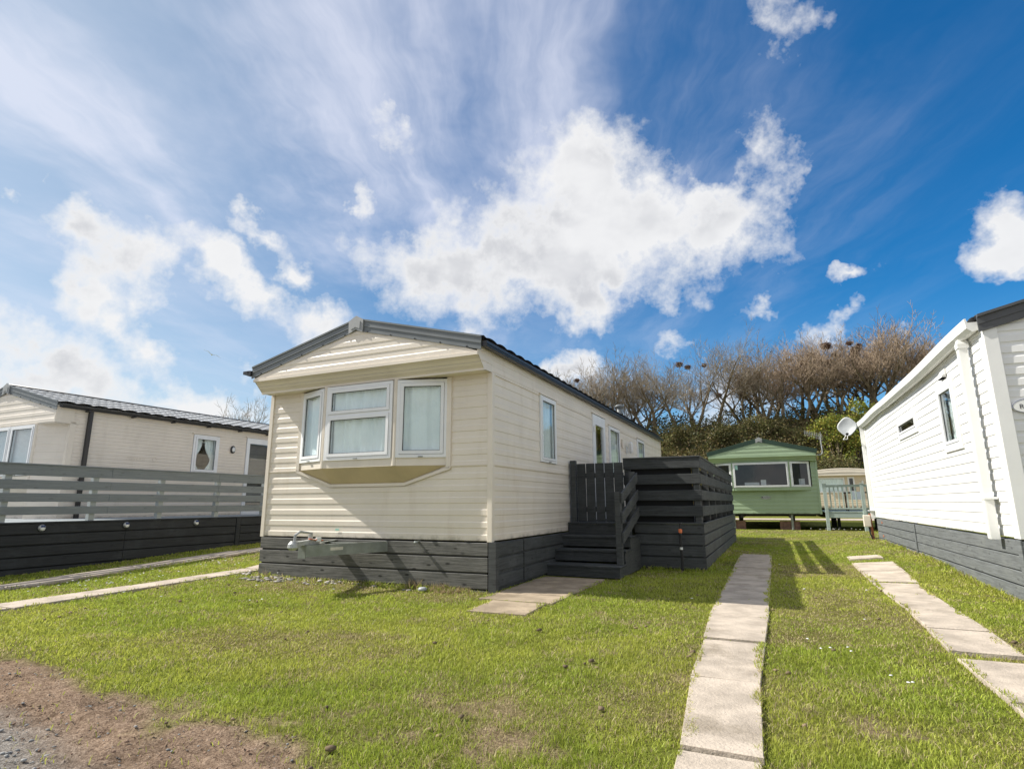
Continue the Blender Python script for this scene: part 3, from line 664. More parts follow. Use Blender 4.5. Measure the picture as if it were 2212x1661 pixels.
# skirting
def boards(mb, rows, a0, a1, fn, rnd, gap_every=None):
    for z0, z1 in rows: fn(a0, a1, z0 + rnd.uniform(-.003, .003), z1 + rnd.uniform(-.003, .003))
rnd = random.Random(4)
sk = MB(); rows = [(.402, .545), (.218, .378), (.034, .194), (-.16, .010)]
for z0, z1 in rows: sk.bbox(UL + .01, -.03, -.030, -.004, z0 + rnd.uniform(-.003, .003), z1)
sk.build('front_skirting', 'skirt', main)
pk = MB(); pk.box(-.02, .075, -.03, .065, -.1, .555); pk.build('skirting_post', 'deck_plain', main)
sk = MB()
for z0, z1 in rows[:3]:
    sk.bbox(.016, .040, .085, .86, z0 + rnd.uniform(-.012, .012), z1 - .01); sk.bbox(.016, .040, .90, LM, z0 + rnd.uniform(-.004, .004), z1)
sk.box(.004, .014, .07, LM, 0, .55); sk.build('side_skirting', 'deck_plain', main)
bk = MB(); bk.box(UL + .03, -.05, -.002, .004, -.1, .55); bk.build('skirting_backing', 'black', main)
sk = MB()
for z0, z1 in rows: sk.bbox(UL - .02, UL + .005, .02, LM, z0, z1)
sk.box(UL + .01, UL + .02, .05, LM, -.1, .55); sk.build('side_skirting', 'skirt', main)
# tow frame
db = MB(); tip = (-1.90, -1.02)
for ub in (-1.40, -2.36):
    s_ = 1 if ub > tip[0] else -1
    p = Vector((ub, .1, .475)); q = Vector((tip[0] + s_ * .045, tip[1], .475)); d = (q - p).normalized(); sdv = Vector((-d.y, d.x, 0)) * (-1 if s_ > 0 else 1)
    if sdv.x * s_ < 0: sdv = -sdv
    db.beam(p, q, .006, .125)                          # web
    for z in (.415, .535): db.prism([p + Zv * (z - .475), q + Zv * (z - .475), q - sdv * .045 + Zv * (z - .475), p - sdv * .045 + Zv * (z - .475)], (0, 0, .006))
db.box(tip[0] - .055, tip[0] + .055, tip[1] - .012, tip[1], .40, .545)
db.box(tip[0] - .06, tip[0] + .06, tip[1] - .01, tip[1] + .30, .541, .549); db.box(-2.2, -1.55, -.28, -.24, .42, .53)
dbo = db.build('tow_frame', 'galv', main)
ch = MB(); ch.lathe([(.035, -.05), (.062, -.02), (.055, .02), (.03, .05)], (tip[0] - .01, tip[1] - .14, .545), 14)
ch.prism([(tip[0] - .04, tip[1] - .14, .535), (tip[0] + .03, tip[1] - .14, .535), (tip[0] + .045, tip[1] + .22, .552), (tip[0] - .045, tip[1] + .22, .552)], (0, 0, .05))
ch.tube([(tip[0] - .01, tip[1] - .12, .56), (tip[0] - .015, tip[1] - .11, .66), (tip[0], tip[1] - .06, .695), (tip[0] + .02, tip[1] + .12, .67)], [.018, .016, .015, .011], 8)
ch.tube([(tip[0] + .01, tip[1] + .10, .58), (tip[0] + .01, tip[1] + .10, .66)], .026, 10)
ch.build('coupling_head', 'steel', dbo, smooth=False)
sp_ = MB(); sp_.lathe([(.03, 0), (.032, .012), (.03, .024), (.032, .036), (.03, .048)], (tip[0] + .07, tip[1] + .17, .575), 10); sp_.build('damper_ring', 'clear', dbo)
og = MB(); og.beam((tip[0] + .03, tip[1] + .06, .61), (tip[0] + .09, tip[1] + .22, .585), .03, .008); og.build('red_lever', 'orange', dbo)
stk = MB(); p = Vector((tip[0] + .045, tip[1], .5)); q = Vector((-1.40, .1, .5)); d = (q - p).normalized(); nn = Vector((d.y, -d.x, 0)); nn = nn if nn.x > 0 else -nn
stk.prism([p + d * .30 + nn * .0035 - Zv * .03, p + d * .46 + nn * .0035 - Zv * .03, p + d * .46 + nn * .0035 + Zv * .005, p + d * .30 + nn * .0035 + Zv * .005], nn * .0015); stk.build('paper_label', 'sticker', dbo)
bt = MB(); bt.tube([(-.985, 0, .545), (-.985, -.09, .54)], .014, 8); bt.lathe([(.02, 0), (.028, .01), (.02, .03)], (-.985, -.09, .525), 8); bt.build('skirting_bolt', 'galv', main)

# ================================================================== MAIN DECK
deck = empty('timber_deck', *site(0, 0), 0, YAW, 'charcoal timber deck with slatted screen, gate and steps beside the central caravan', 'deck')
DT, D0, D1, DU = .70, 3.10, 10.5, 2.06
fr = MB(); 
for k in range(16): u0 = .04 + k * .126; fr.bbox(u0, u0 + .12, 2.92 if u0 < .95 else D0 + .03, D1 - .03, DT - .028, DT)
fr.build('deck_floor', 'deck', deck)
bs = MB(); brow = [(.535, .672), (.368, .513), (.198, .346), (.018, .176)]
for i, (z0, z1) in enumerate(brow):
    bs.bbox(1.0, DU, D0, D0 + .026, z0, z1)
for i, (z0, z1) in enumerate(brow): bs.bbox(DU - .026, DU, D0 + .028, D0 + 3.9, z0, z1); bs.bbox(DU - .026, DU, D0 + 3.903, D1, z0, z1)
bs.bbox(1.0, DU + .02, D0 - .02, D0 + .10, .674, .70); bs.bbox(DU - .10, DU + .02, D0 + .102, D1, .674, .70)
bs.box(1.02, DU - .04, D0 + .04, D0 + .05, 0, .67); bs.box(DU - .05, DU - .04, D0 + .05, D1, 0, .67)
bs.build('base_cladding', 'deck_plain', deck)
def fence(u_or_v, a0, a1, side, joints=()):
    m = MB(); mi = MB()
    orow = [(.795, .95), (1.035, 1.19), (1.285, 1.44), (1.53, 1.69)]
    irow = [(.70, .80), (.935, 1.05), (1.18, 1.295), (1.43, 1.54)]
    seg = [a0] + list(joints) + [a1]
    for z0, z1 in orow:
        for i in range(len(seg) - 1):
            b0, b1 = seg[i] + (.001 if i else 0), seg[i + 1]
            if side: m.bbox(DU - .026, DU, b0, b1, z0, z1)
            else: m.bbox(b0, b1, D0, D0 + .026, z0, z1)
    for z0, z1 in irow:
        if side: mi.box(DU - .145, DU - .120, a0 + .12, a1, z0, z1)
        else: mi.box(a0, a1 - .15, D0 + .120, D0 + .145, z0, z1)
    return m, mi
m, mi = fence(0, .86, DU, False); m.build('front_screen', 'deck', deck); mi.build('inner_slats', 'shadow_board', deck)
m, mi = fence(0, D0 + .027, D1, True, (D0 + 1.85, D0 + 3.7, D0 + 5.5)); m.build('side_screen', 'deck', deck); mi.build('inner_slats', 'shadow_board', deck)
for k in range(7): v = D0 + .03 + k * 1.215; MB().box(DU - .118, DU - .027, v, v + .09, .70, 1.685).build('post', 'deck_plain', deck)
MB().box(.87, .96, D0 + .028, D0 + .118, .70, 1.685).build('post', 'deck_plain', deck)
tp = MB(); tp.bbox(.86, DU + .012, D0 - .012, D0 + .13, 1.692, 1.716); tp.bbox(DU - .13, DU + .012, D0 + .131, D1, 1.692, 1.716); tp.build('top_cap', 'deck_plain', deck)
m = MB()
for z0, z1 in ((.795, .95), (1.035, 1.19), (1.285, 1.44), (1.53, 1.69)): m.bbox(.05, DU - .13, D1 - .026, D1, z0, z1)
m.build('rear_screen', 'deck', deck)
gt = MB()
for k in range(5): gt.bbox(.135 + k * .155, .135 + k * .155 + .143, 2.905, 2.927, .71, 1.635)
gt.box(.14, .90, 2.93, 2.96, .86, .94); gt.box(.14, .90, 2.93, 2.96, 1.40, 1.48)
gto = gt.build('gate', 'deck', deck)
MB().bbox(.028, .122, 2.86, 2.95, .60, 1.69).build('gate_post', 'deck_plain', deck)
# landing and steps
ns = MB(); ns.bbox(.02, 1.06, 2.72, 2.918, .674, .70); ns.bbox(.02, 1.04, 2.735, 2.758, .50, .672); ns.build('landing', 'deck', deck)
for i, (v, zt_) in enumerate(((1.72, .155), (2.06, .335), (2.40, .515))):
    s_ = MB(); s_.bbox(.02, 1.10, v - .015, v + .165, zt_ - .028, zt_); s_.bbox(.02, 1.10, v + .17, v + .36, zt_ - .028, zt_)
    s_.bbox(.03, 1.085, v, v + .022, zt_ - .155, zt_ - .03); s_.build('step', 'deck', deck)
sd_ = MB()
for i, (v, zt_) in enumerate(((1.74, .127), (2.08, .307), (2.42, .487))): sd_.box(1.06, 1.083, v, D0 + .0, max(0, zt_ - .18), zt_)
sd_.build('step_side', 'deck_plain', deck)
hr = MB(); hr.bbox(1.00, 1.085, 1.90, 1.98, .155, 1.155); hr.bbox(1.0, 1.085, 2.86, 2.94, .70, 1.48)
for dz in (-.03, -.30, -.57):
    a, b = (1.097, 1.88, 1.16 + dz), (1.097, 2.95, 1.50 + dz); hr.prism([a, b, (b[0], b[1], b[2] - .14), (a[0], a[1], a[2] - .14)], (.024, 0, 0))
hr.build('handrail', 'deck_plain', deck)

# standpipe on the lawn in front of the deck
sp0 = empty('standpipe', *site(1.73, 2.93), 0, YAW, 'thin black lagged water pipe with orange valve standing against the dark deck', 'standpipe')
m = MB(); m.tube([(0, 0, -.05), (.004, 0, .2), (-.006, 0, .42), (0, 0, .55)], .021, 8); m.build('lagged_pipe', 'rubber', sp0)
m = MB(); m.lathe([(.02, 0), (.028, .01), (.028, .05), (.02, .06)], (0, 0, .55), 10); m.build('valve', 'orange', sp0)
m = MB(); m.tube([(0, 0, .61), (0, 0, .68), (.002, 0, .69), (.0, 0, .70)], [.013, .013, .03, .03], 8); m.build('tap_head', 'black', sp0)
m = MB(); m.tube([(0, 0, .31), (0, 0, .345)], .0235, 8); m.build('white_tape', 'clear', sp0)

# ================================================================== LEFT CARAVAN (A)
UA = -9.30
ca = empty('static_caravan', *site(UA, 0), 0, YAW, 'cream static caravan on the left edge with shiny tiled roof behind a grey railing', 'caravan')
zbA = .70
f = MB(); siding(f, (-3.66, .34, 0), X, -Yv, 0, 3.66, zbA, 2.62, [(.3, 3.36, 1.55, 2.55)], .146, TWIN, zbA)
f.build('front_wall', 'cream2', ca)
holesA = [(2.90, 3.60, 1.72, 2.64), (4.40, 5.32, .72, 2.70), (7.4, 8.2, 1.8, 2.6)]
r = MB(); siding(r, (0, 0, 0), Yv, X, .30, 11.6, zbA, 2.90, holesA, .072, [(0, .000), (.12, .006), (.80, .006), (.92, .0)], zbA)
r.build('side_wall', 'cream2', ca)
r = MB(); siding(r, (-3.66, 11.6, 0), -Yv, -X, 0, 11.3, zbA, 2.90); r.build('side_wall', 'cream2', ca)
r = MB(); siding(r, (0, 11.6, 0), -X, Yv, 0, 3.66, zbA, 2.9); r.poly((-3.66, 11.6, 2.9), (0, 11.6, 2.9), (-1.83, 11.6, 3.38)); r.build('rear_wall', 'cream2', ca)
gm = MB(); siding(gm, (-3.66, 0, 0), X, -Yv, lambda z: max(0, (z - 2.80) / .26), lambda z: 3.66 - max(0, (z - 2.80) / .26), 2.56, 3.35, (), .146, TWIN, 2.57); gm.build('gable_panel', 'cream2', ca)
tr = MB(); tr.prism([(-3.66, 0, 2.56), (0, 0, 2.56), (0, .42, 2.56), (-3.66, .42, 2.56)], (0, 0, .02)); tr.build('soffit', 'cream_trim', ca)
tr = MB(); tr.box(-.01, .02, -.01, .12, 2.56, 2.9); tr.box(-.01, .018, .0, .42, 2.56, 2.64); tr.box(-.06, .018, .27, .37, zbA, 2.60); tr.box(-3.68, -3.6, -.01, .4, 2.56, 2.9)
tr.box(-.008, .014, .12, .32, 2.64, 2.9)
tr.build_each('corner_trim', 'cream_trim', ca)
# chamfered bay: siding panel between side wall and the glass
cp = MB(); dchm = Vector((.52, .30, 0)).normalized(); nch = Vector((dchm.y, -dchm.x, 0))
siding(cp, (-.56, .0 + .01, 0), dchm, nch, 0, .60, zbA, 2.56, (), .146, TWIN, zbA); cp.build('bay_side_panel', 'cream2', ca)
tr = MB(); tr.tube([(-.575, .01, 1.45), (-.575, .01, 2.56)], .03, 8); tr.tube([(-.05, .30, zbA), (-.05, .30, 2.56)], .02, 8); tr.box(-3.1, -.58, .0, .04, 1.44, 1.56)
tr.prism([(-3.1, .0, 1.44), (-.58, .0, 1.44), (-.58, .335, 1.2), (-3.1, .335, 1.2)], (0, .01, -.01)); tr.build('bay_surround', 'cream_trim', ca)
for k, (a, b) in enumerate(((-3.08, -2.3), (-2.27, -1.45), (-1.42, -.6))): window(ca, (a, .01, 0), X, -Yv, b - a, 1.57, 2.55, drape='blind', fw=.06)
gable_roof(ca, -3.66, 0, 2.935, 3.40, -.01, 11.6, ('fascia', 'fascia_light', 'tile_shiny', 'black'))
window(ca, (0, 2.905, 0), Yv, X, .69, 1.725, 2.635, drape='tied', fw=.085)
dr = MB()
for (y0, y1, z0, z1) in ((4.405, 4.50, .72, 2.70), (5.22, 5.315, .72, 2.70), (4.50, 5.22, 2.56, 2.70), (4.50, 5.22, 1.58, 1.68), (4.50, 5.22, .72, .86)): dr.box(-.03, .036, y0, y1, z0, z1)
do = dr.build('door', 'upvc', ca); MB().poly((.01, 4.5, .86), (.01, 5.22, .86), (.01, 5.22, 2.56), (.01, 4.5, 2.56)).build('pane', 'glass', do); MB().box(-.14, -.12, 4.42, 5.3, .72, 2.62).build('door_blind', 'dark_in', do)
MB().box(.036, .07, 4.44, 4.46, 1.60, 1.76).build('handle', 'upvc', do)
tr = MB(); tr.box(0, .045, 2.86, 3.64, 2.645, 2.665); tr.box(0, .045, 4.36, 5.36, 2.71, 2.73); tr.build_each('drip_rail', 'cream_trim', ca)
dp = MB(); dp.box(.02, .085, .56, .625, .75, 2.84); dp.box(.0, .10, .55, .575, 1.48, 1.50); dp.box(.0, .1, .545, .64, .9, .93); dp.build('downpipe', 'black', ca)
bl = MB(); bl.lathe([(.05, 0), (.062, .01), (.062, .035), (.05, .045)], (.012, 3.99, 2.36), 20, Matrix.Scale(1.55, 4, (0, 0, 1)) @ Matrix.Rotation(pi / 2, 4, 'Y')); blo = bl.build('bulkhead_light', 'black', ca)
bl = MB(); bl.lathe([(.045, .04), (.04, .058), (.02, .064)], (.012, 3.99, 2.36), 20, Matrix.Scale(1.5, 4, (0, 0, 1)) @ Matrix.Rotation(pi / 2, 4, 'Y')); bl.build('light_lens', 'clear', blo, smooth=True)
text_mesh('Aurora', .135, 'raised_lettering', 'cream_trim', ca, (.012, 1.42, 1.94), Yv, X, .001)
em = MB(); em.tube([(.0, 2.02 + .045 * cos(2 * pi * k / 16), 1.985 + .045 * sin(2 * pi * k / 16)) for k in range(17)], .004, 5)
for p_ in (em,): p_.v = [(x + .014, y, z) for x, y, z in p_.v]
em.build('raised_emblem', 'cream_trim', ca)
sk = MB(); sk.box(-3.6, -.05, .34, .36, 0, .70); sk.box(-.03, .0, .3, 11.6, 0, .70); sk.build('skirting', 'base_dark', ca)
MB().box(-3.6, -.03, .36, 11.5, .70, .74).build('floor_panel', 'dark_in', ca)

# deck A
da = empty('timber_deck', *site(-7.30, 0), 0, YAW, 'grey railed timber deck with black slatted base in front of the left caravan', 'deck')
V0, V1 = -4.6, 9.5
rnd = random.Random(8)
fr = MB()
for k in range(16): u0 = -1.98 + k * .123; fr.bbox(u0, u0 + .118, V0, V1, .732, .758)
for k in range(14): u0 = -5.6 + k * .25; fr.bbox(u0, u0 + .24, V0, .28, .732, .758)
fr.build('deck_floor', 'rail_grey', da)
bs = MB(); joints = [V0, -2.2, 0.35, 2.62]
for i in range(5):
    z1 = .725 - i * .165; z0 = z1 - .142
    for j in range(3): bs.bbox(-.026, 0, joints[j] + .002, joints[j + 1] - .002, z0 + rnd.uniform(-.004, .004), z1 + rnd.uniform(-.003, .003))
    bs.bbox(-.026, 0, 2.74, V1, z0, z1)
bs.bbox(-.02, .008, 2.63, 2.73, -.1, .728)
bs.bbox(-.10, .012, V0, V1, .728, .756)
bs.box(-.06, -.05, V0, V1, -.1, .72); bs.build('base_cladding', 'base_dark', da)
rr = MB()
for z0, z1 in ((.865, .988), (1.06, 1.192), (1.25, 1.392), (1.455, 1.615)):
    rr.bbox(-.026, 0, V0, .0, z0, z1); rr.bbox(-.026, 0, .003, 2.12, z0, z1); rr.bbox(-.026, 0, 2.123, V1, z0, z1)
rr.bbox(-.125, .015, V0, V1, 1.617, 1.64); rr.build('railing', 'rail_grey', da)
v = -4.3
for v in (-4.0, -2.75, -1.5, -.27, .90, 2.10, 3.3, 4.5, 5.7, 6.9, 8.1): MB().bbox(-.117, -.028, v, v + .09, .72, 1.615).build('post', 'post_grey', da)
sl0 = None
for i, v in enumerate((-.94, .34, 1.68)):
    x, y = site(-7.295, v)
    if sl0 is None:
        o = empty('solar_light', x, y, .665, YAW, None, 'solar light', 'solar lights on the black deck base'); sl0 = o
        m = MB(); Mr = Matrix.Rotation(pi / 2, 4, 'Y'); m.lathe([(.050, .0), (.052, .012), (.046, .03), (.03, .042), (.01, .046)], (0, 0, 0), 18, Mr); m.build('light_body', 'steel', o, smooth=True)
        m = MB(); m.prism([(.040, -.03, .005), (.040, .03, .005), (.030, .026, .036), (.030, -.026, .036)], (.012, 0, .004)); m.build('solar_cell', 'solar', o)
        m = MB(); m.lathe([(.035, .03), (.03, .043), (.01, .048)], (.003, 0, -.012), 14, Mr); m.build('lens', 'clear', o, smooth=True)
    else: o = copy_tree(sl0); o.location = (x, y, .665)
    o['label'] = ('round solar light nearest the left edge on the black deck base', 'middle of the three round solar lights on the black deck base', 'round solar light furthest right on the black deck base, nearest the central caravan')[i]

# grey metal fitting on a rod and hose reel seen past the left corner of the main caravan
x, y = site(-3.70, .62)
sf = empty('metal_fitting', x, y, .47, YAW, 'small grey metal fitting on a short rod past the left corner of the central caravan', 'lamp')
m = MB(); m.tube([(.03, 0, 0), (-.12, -.02, .0)], .012, 8); m.tube([(-.02, -.02, -.02), (-.02, -.02, .03)], .010, 8); m.tube([(.03, .02, -.04), (-.06, .0, -.04)], .016, 8); m.build('rod', 'galv', sf)
m = MB(); m.prism([(-.17, -.05, -.015), (-.17, .04, -.015), (-.36, .04, -.075), (-.36, -.05, -.075)], (.02, 0, .055)); m.build('fitting_head', 'black', sf)
m = MB(); m.prism([(-.16, -.06, .035), (-.16, .05, .035), (-.38, .05, -.025), (-.38, -.06, -.025)], (.004, 0, .010)); m.tube([(-.16, -.01, .0), (-.17, -.01, .055)], .035, 10); m.build('fitting_cover', 'white_trim', sf)
m = MB(); m.tube([(-.26, -.02, -.06), (-.27, -.03, -.12), (-.22, -.03, -.17), (-.17, -.02, -.13), (-.14, 0, -.03)], .004, 5); m.build('cable', 'black', sf)
x, y = site(-3.69, .5)
hr_ = empty('hose_reel', x, y, .78, YAW, 'round grey hose reel half hidden behind the left corner of the central caravan', 'hose reel')
m = MB(); Mr = Matrix.Rotation(-pi / 2, 4, 'Y')
m.lathe([(.10, 0), (.235, .0), (.24, .01), (.14, .02), (.14, .07), (.24, .08), (.235, .09), (.02, .092)], (0, 0, 0), 26, Mr); m.build('drum', 'fascia', hr_)
m = MB(); m.tube([(-.045 + .008 * sin(k), .165 * cos(k * .5), .165 * sin(k * .5)) for k in range(60)], .012, 6); m.build('hose', 'galv', hr_)

# ================================================================== RIGHT WHITE CARAVAN
cr = empty('static_caravan', *site(5.28, 1.25), 0, YAW, 'white static caravan on the right edge with white gutter and blue-grey skirting', 'caravan')
LR = 9.0; zbR = .635
w1 = (1.36, 2.07, 1.70, 2.51); w2 = (3.57, 4.97, 2.15, 2.41)
s_ = MB(); siding(s_, (0, LR, 0), -Yv, -X, 0, LR, zbR, 2.90, [(LR - w1[1], LR - w1[0], w1[2], w1[3]), (LR - w2[1], LR - w2[0], w2[2], w2[3])], .118, LAP, zbR); s_.build('side_wall', 'white', cr)
f = MB(); siding(f, (0, 0, 0), X, -Yv, 0, 3.66, zbR, 2.86, [(1.2, 2.8, 1.5, 2.4)], .118, LAP, zbR); siding(f, (0, 0, 0), X, -Yv, lambda z: max(0, (z - 2.86) / .26), lambda z: 3.66 - max(0, (z - 2.86) / .26), 2.86, 3.35, (), .118, LAP, zbR); f.build('front_wall', 'white', cr)
s_ = MB(); siding(s_, (3.66, 0, 0), Yv, X, 0, LR, zbR, 2.9, (), .118, LAP, zbR); s_.build('side_wall', 'white', cr)
b = MB(); b.poly((0, LR, zbR), (3.66, LR, zbR), (3.66, LR, 2.9), (1.83, LR, 3.38), (0, LR, 2.9)); b.build('rear_wall', 'white', cr)
MB().box(.02, 3.64, .02, LR - .02, zbR, zbR + .04).build('floor_panel', 'dark_in', cr)
window(cr, (0, w1[1], 0), -Yv, -X, w1[1] - w1[0], w1[2], w1[3], drape='tied', fw=.07, handle=False)
window(cr, (0, w2[1], 0), -Yv, -X, w2[1] - w2[0], w2[2], w2[3], drape='none', fw=.06, handle=False)
window(cr, (1.2, 0, 0), X, -Yv, 1.6, 1.5, 2.4, fw=.07)
tr = MB()
for (a, b_, c, d) in (w1, w2):
    t = .055
    for (y0, y1, z0, z1) in ((a - t, b_ + t, d, d + t), (a - t, b_ + t, c - t, c), (a - t, a, c, d), (b_, b_ + t, c, d)): tr.box(-.030, -.001, y0, y1, z0, z1)
tr.build_each('window_trim', 'white_trim', cr)
tr = MB(); tr.bbox(-.026, .0, .03, .13, zbR - .01, 2.86); tr.bbox(-.026, .10, -.030, .03, zbR - .01, 2.87); tr.bbox(-.026, .03, LR - .12, LR + .02, zbR, 2.84); tr.box(-.02, -.002, .12, LR, 2.79, 2.86); tr.build_each('corner_trim', 'white_trim', cr)
vt = MB(); vt.prism([(-.015, 1.57, 2.60), (-.015, 1.83, 2.60), (-.06, 1.83, 2.60), (-.06, 1.57, 2.60)], (0, 0, .03)); vt.prism([(-.06, 1.57, 2.60), (-.015, 1.57, 2.72), (-.015, 1.57, 2.60)], (0, .26, 0)); vt.build('vent_hood', 'white_trim', cr)
gm = MB()                                             # sagging white box gutter
N = 24; pr = [(-.03, -.0), (-.03, -.085), (-.10, -.105), (-.145, -.06), (-.155, .045), (-.14, .05), (-.13, .0)]
vs = []
for i in range(N + 1):
    v = .02 + (LR + .30 - .02) * i / N; sag = -.035 * math.exp(-((v - 3.6) / 1.1) ** 2) + .012 * sin(v * 2.1)
    for a, z in pr: vs.append((a + .3 * sag, v, 2.90 + z + sag))
n = len(pr)
gm.add(vs, [(i * n + k, i * n + (k + 1) % n, (i + 1) * n + (k + 1) % n, (i + 1) * n + k) for i in range(N) for k in range(n)] + [tuple(range(n)), tuple(N * n + k for k in range(n))[::-1]])
gm.build('gutter', 'white_trim', cr)
dp = MB(); dp.lathe([(.075, 0), (.075, .05), (.055, .10)], (-.085, .50, 2.72), 4, Matrix.Rotation(pi / 4, 4, 'Z'))
dp.box(-.125, -.045, .46, .56, .60, 2.80)
for k in range(6): dp.box(-.130, -.125, .464 + k * .0162, .473 + k * .0162, .61, 2.76)
dp.box(-.135, -.02, .42, .60, 1.02, 1.045); dp.build('downpipe', 'white_trim', cr)
dp = MB(); dp.box(-.11, -.03, LR + .02, LR + .10, .60, 2.82); dp.box(-.16, -.0, LR - .05, LR + .11, .78, .80); dp.build('downpipe', 'white_trim', cr)
b = MB()
sl_ = .26
def rb(o0, o1, d):
    b.prism([(-.06, -.03, 2.90 + o0), (1.83, -.03, 3.39 + o0), (1.83, -.03, 3.39 + o1), (-.06, -.03, 2.90 + o1)], (0, -d, 0)); b.prism([(3.72, -.03, 2.90 + o0), (1.83, -.03, 3.39 + o0), (1.83, -.03, 3.39 + o1), (3.72, -.03, 2.90 + o1)], (0, -d, 0))
rb(-.13, .03, .02); rb(.03, .06, .05); rb(-.05, -.035, .03); b.build('barge_board', 'fascia_dark', cr)
r = MB(); tile_roof(r, -.06, 2.93, 1.83, 3.41, -.03, LR + .05); tile_roof(r, 3.72, 2.93, 1.83, 3.41, -.03, LR + .05); r.build('roof', 'tile', cr)
sk = MB(); rnd = random.Random(3)
for i in range(5):
    z1 = .605 - i * .152; z0 = z1 - .137
    for a, c in ((-.02, 4.80), (4.88, 6.9), (6.905, LR)): sk.bbox(-.012, .014, a, c, z0 + rnd.uniform(-.005, .004), z1 + rnd.uniform(-.004, .004))
sk.box(.02, .03, .0, LR, -.05, .62); sk.bbox(-.03, -.013, -.02, .08, -.05, .615); sk.bbox(-.03, .0, 4.81, 4.87, -.05, .61)
for i in range(5):
    z1 = .605 - i * .152; sk.bbox(.0, 3.6, -.02, .004, z1 - .137, z1)
sk.box(.02, 3.6, .01, .02, -.05, .6)
sk.box(.0, .03, LR, LR + .03, -.05, .6); sk.build('skirting', 'skirt_blue', cr)
hg = MB()
for z in (.53, .23): hg.prism([(-.014, 8.15, z), (-.014, 8.32, z + .03), (-.014, 8.32, z - .03)], (-.006, 0, 0))
hg.build_each('hinge', 'rust', cr)
PU, PZ = .245, 1.95
pl = MB(); pl.lathe([(.143, 0), (.143, .008), (.13, .012)], (PU, -.018, PZ), 32, Matrix.Scale(.52, 4, (0, 0, 1)) @ Matrix.Rotation(pi / 2, 4, 'X'))
plo = pl.build('name_plaque', 'white_trim', cr)
el_ = MB(); el_.tube([(PU + .138 * cos(2 * pi * k / 40), -.030, PZ + .072 * sin(2 * pi * k / 40)) for k in range(41)], .0022, 5); el_.build('plaque_rim', 'solar', plo)
text_mesh('Ryan', .068, 'lettering', 'ink', plo, (PU - .085, -.031, PZ - .025), X, -Yv, .001)
tw = MB(); tw.tube([(PU - .01, -.031, PZ + .05), (PU + .01, -.031, PZ + .065)], .004, 5); tw.build('plaque_motif', 'ink', plo)
# satellite dish
sd_ = empty('satellite_dish', *site(5.10, 10.45), 2.86, YAW, 'grey satellite dish on the far end of the white caravan beside its gutter', 'satellite dish')
m = MB(); nx = Vector((-.35, -.93, .12)).normalized(); ax = nx.cross(Zv).normalized(); ay = ax.cross(nx).normalized(); c0 = Vector((-.17, 0, 0)); vs = []; nr, na = 7, 36
def dish_pt(r, a, off=0):
    q = 1 + .06 * cos(4 * a); return c0 + ax * (r * .215 * cos(a) * q) + ay * (r * .235 * sin(a) * q) + nx * (.055 * r * r - off)
for off in (0, .006):
    for j in range(nr + 1): vs += [dish_pt(j / nr, 2 * pi * k / na, off) for k in range(na)]
fs = [(o + j * na + k, o + j * na + (k + 1) % na, o + (j + 1) * na + (k + 1) % na, o + (j + 1) * na + k) for o in (0, (nr + 1) * na) for j in range(nr) for k in range(na)]
fs += [(nr * na + k, nr * na + (k + 1) % na, (2 * nr + 1) * na + (k + 1) % na, (2 * nr + 1) * na + k) for k in range(na)]
m.add(vs, fs); m.build('reflector', 'dish', sd_, smooth=True)
m = MB(); low = dish_pt(.9, -pi / 2 - .5); lnb = low + nx * .20 - ay * .06 - ax * -.05
m.beam(dish_pt(1, -pi / 2 + .1), lnb, .03, .015); m.tube([lnb + nx * .02, lnb - nx * .06 + ay * .03], [.032, .024], 10); m.build('receiver_arm', 'black', sd_)
m = MB(); m.tube([lnb - ay * .02, lnb - ay * .12, lnb - ay * .13 + ax * .1, low - ay * .02 + ax * .12], .008, 6); m.build('cable', 'white_trim', sd_)
m = MB(); m.tube([c0 - nx * .02, c0 - nx * .12, Vector((.10, .0, -.06))], .018, 8); m.box(.08, .16, -.05, .05, -.12, .02); m.build('wall_bracket', 'galv', sd_)
# meter post
mp = empty('meter_post', *site(5.12, 10.35), .12, YAW, 'short rusty post with a cream meter box at the far end of the white caravan', 'meter post')
m = MB(); m.beam((.05, 0, -.1), (.03, 0, .60), .05, .05); m.build('post', 'rust', mp)
m = MB(); m.bbox(-.12, .03, -.07, .04, .28, .56, .01); mo = m.build('meter_box', 'cream_trim', mp); MB().box(-.11, .02, -.076, -.072, .30, .54).build('box_door', 'cream_trim', mo)
m = MB(); m.tube([(-.02, -.02, .28), (-.01, -.02, .12), (.03, -.03, -.02)], .014, 6); m.tube([(.0, .0, .28), (.0, -.05, .1), (.08, -.08, .02), (.25, -.06, .03)], .008, 6); m.build('conduit', 'black', mp)

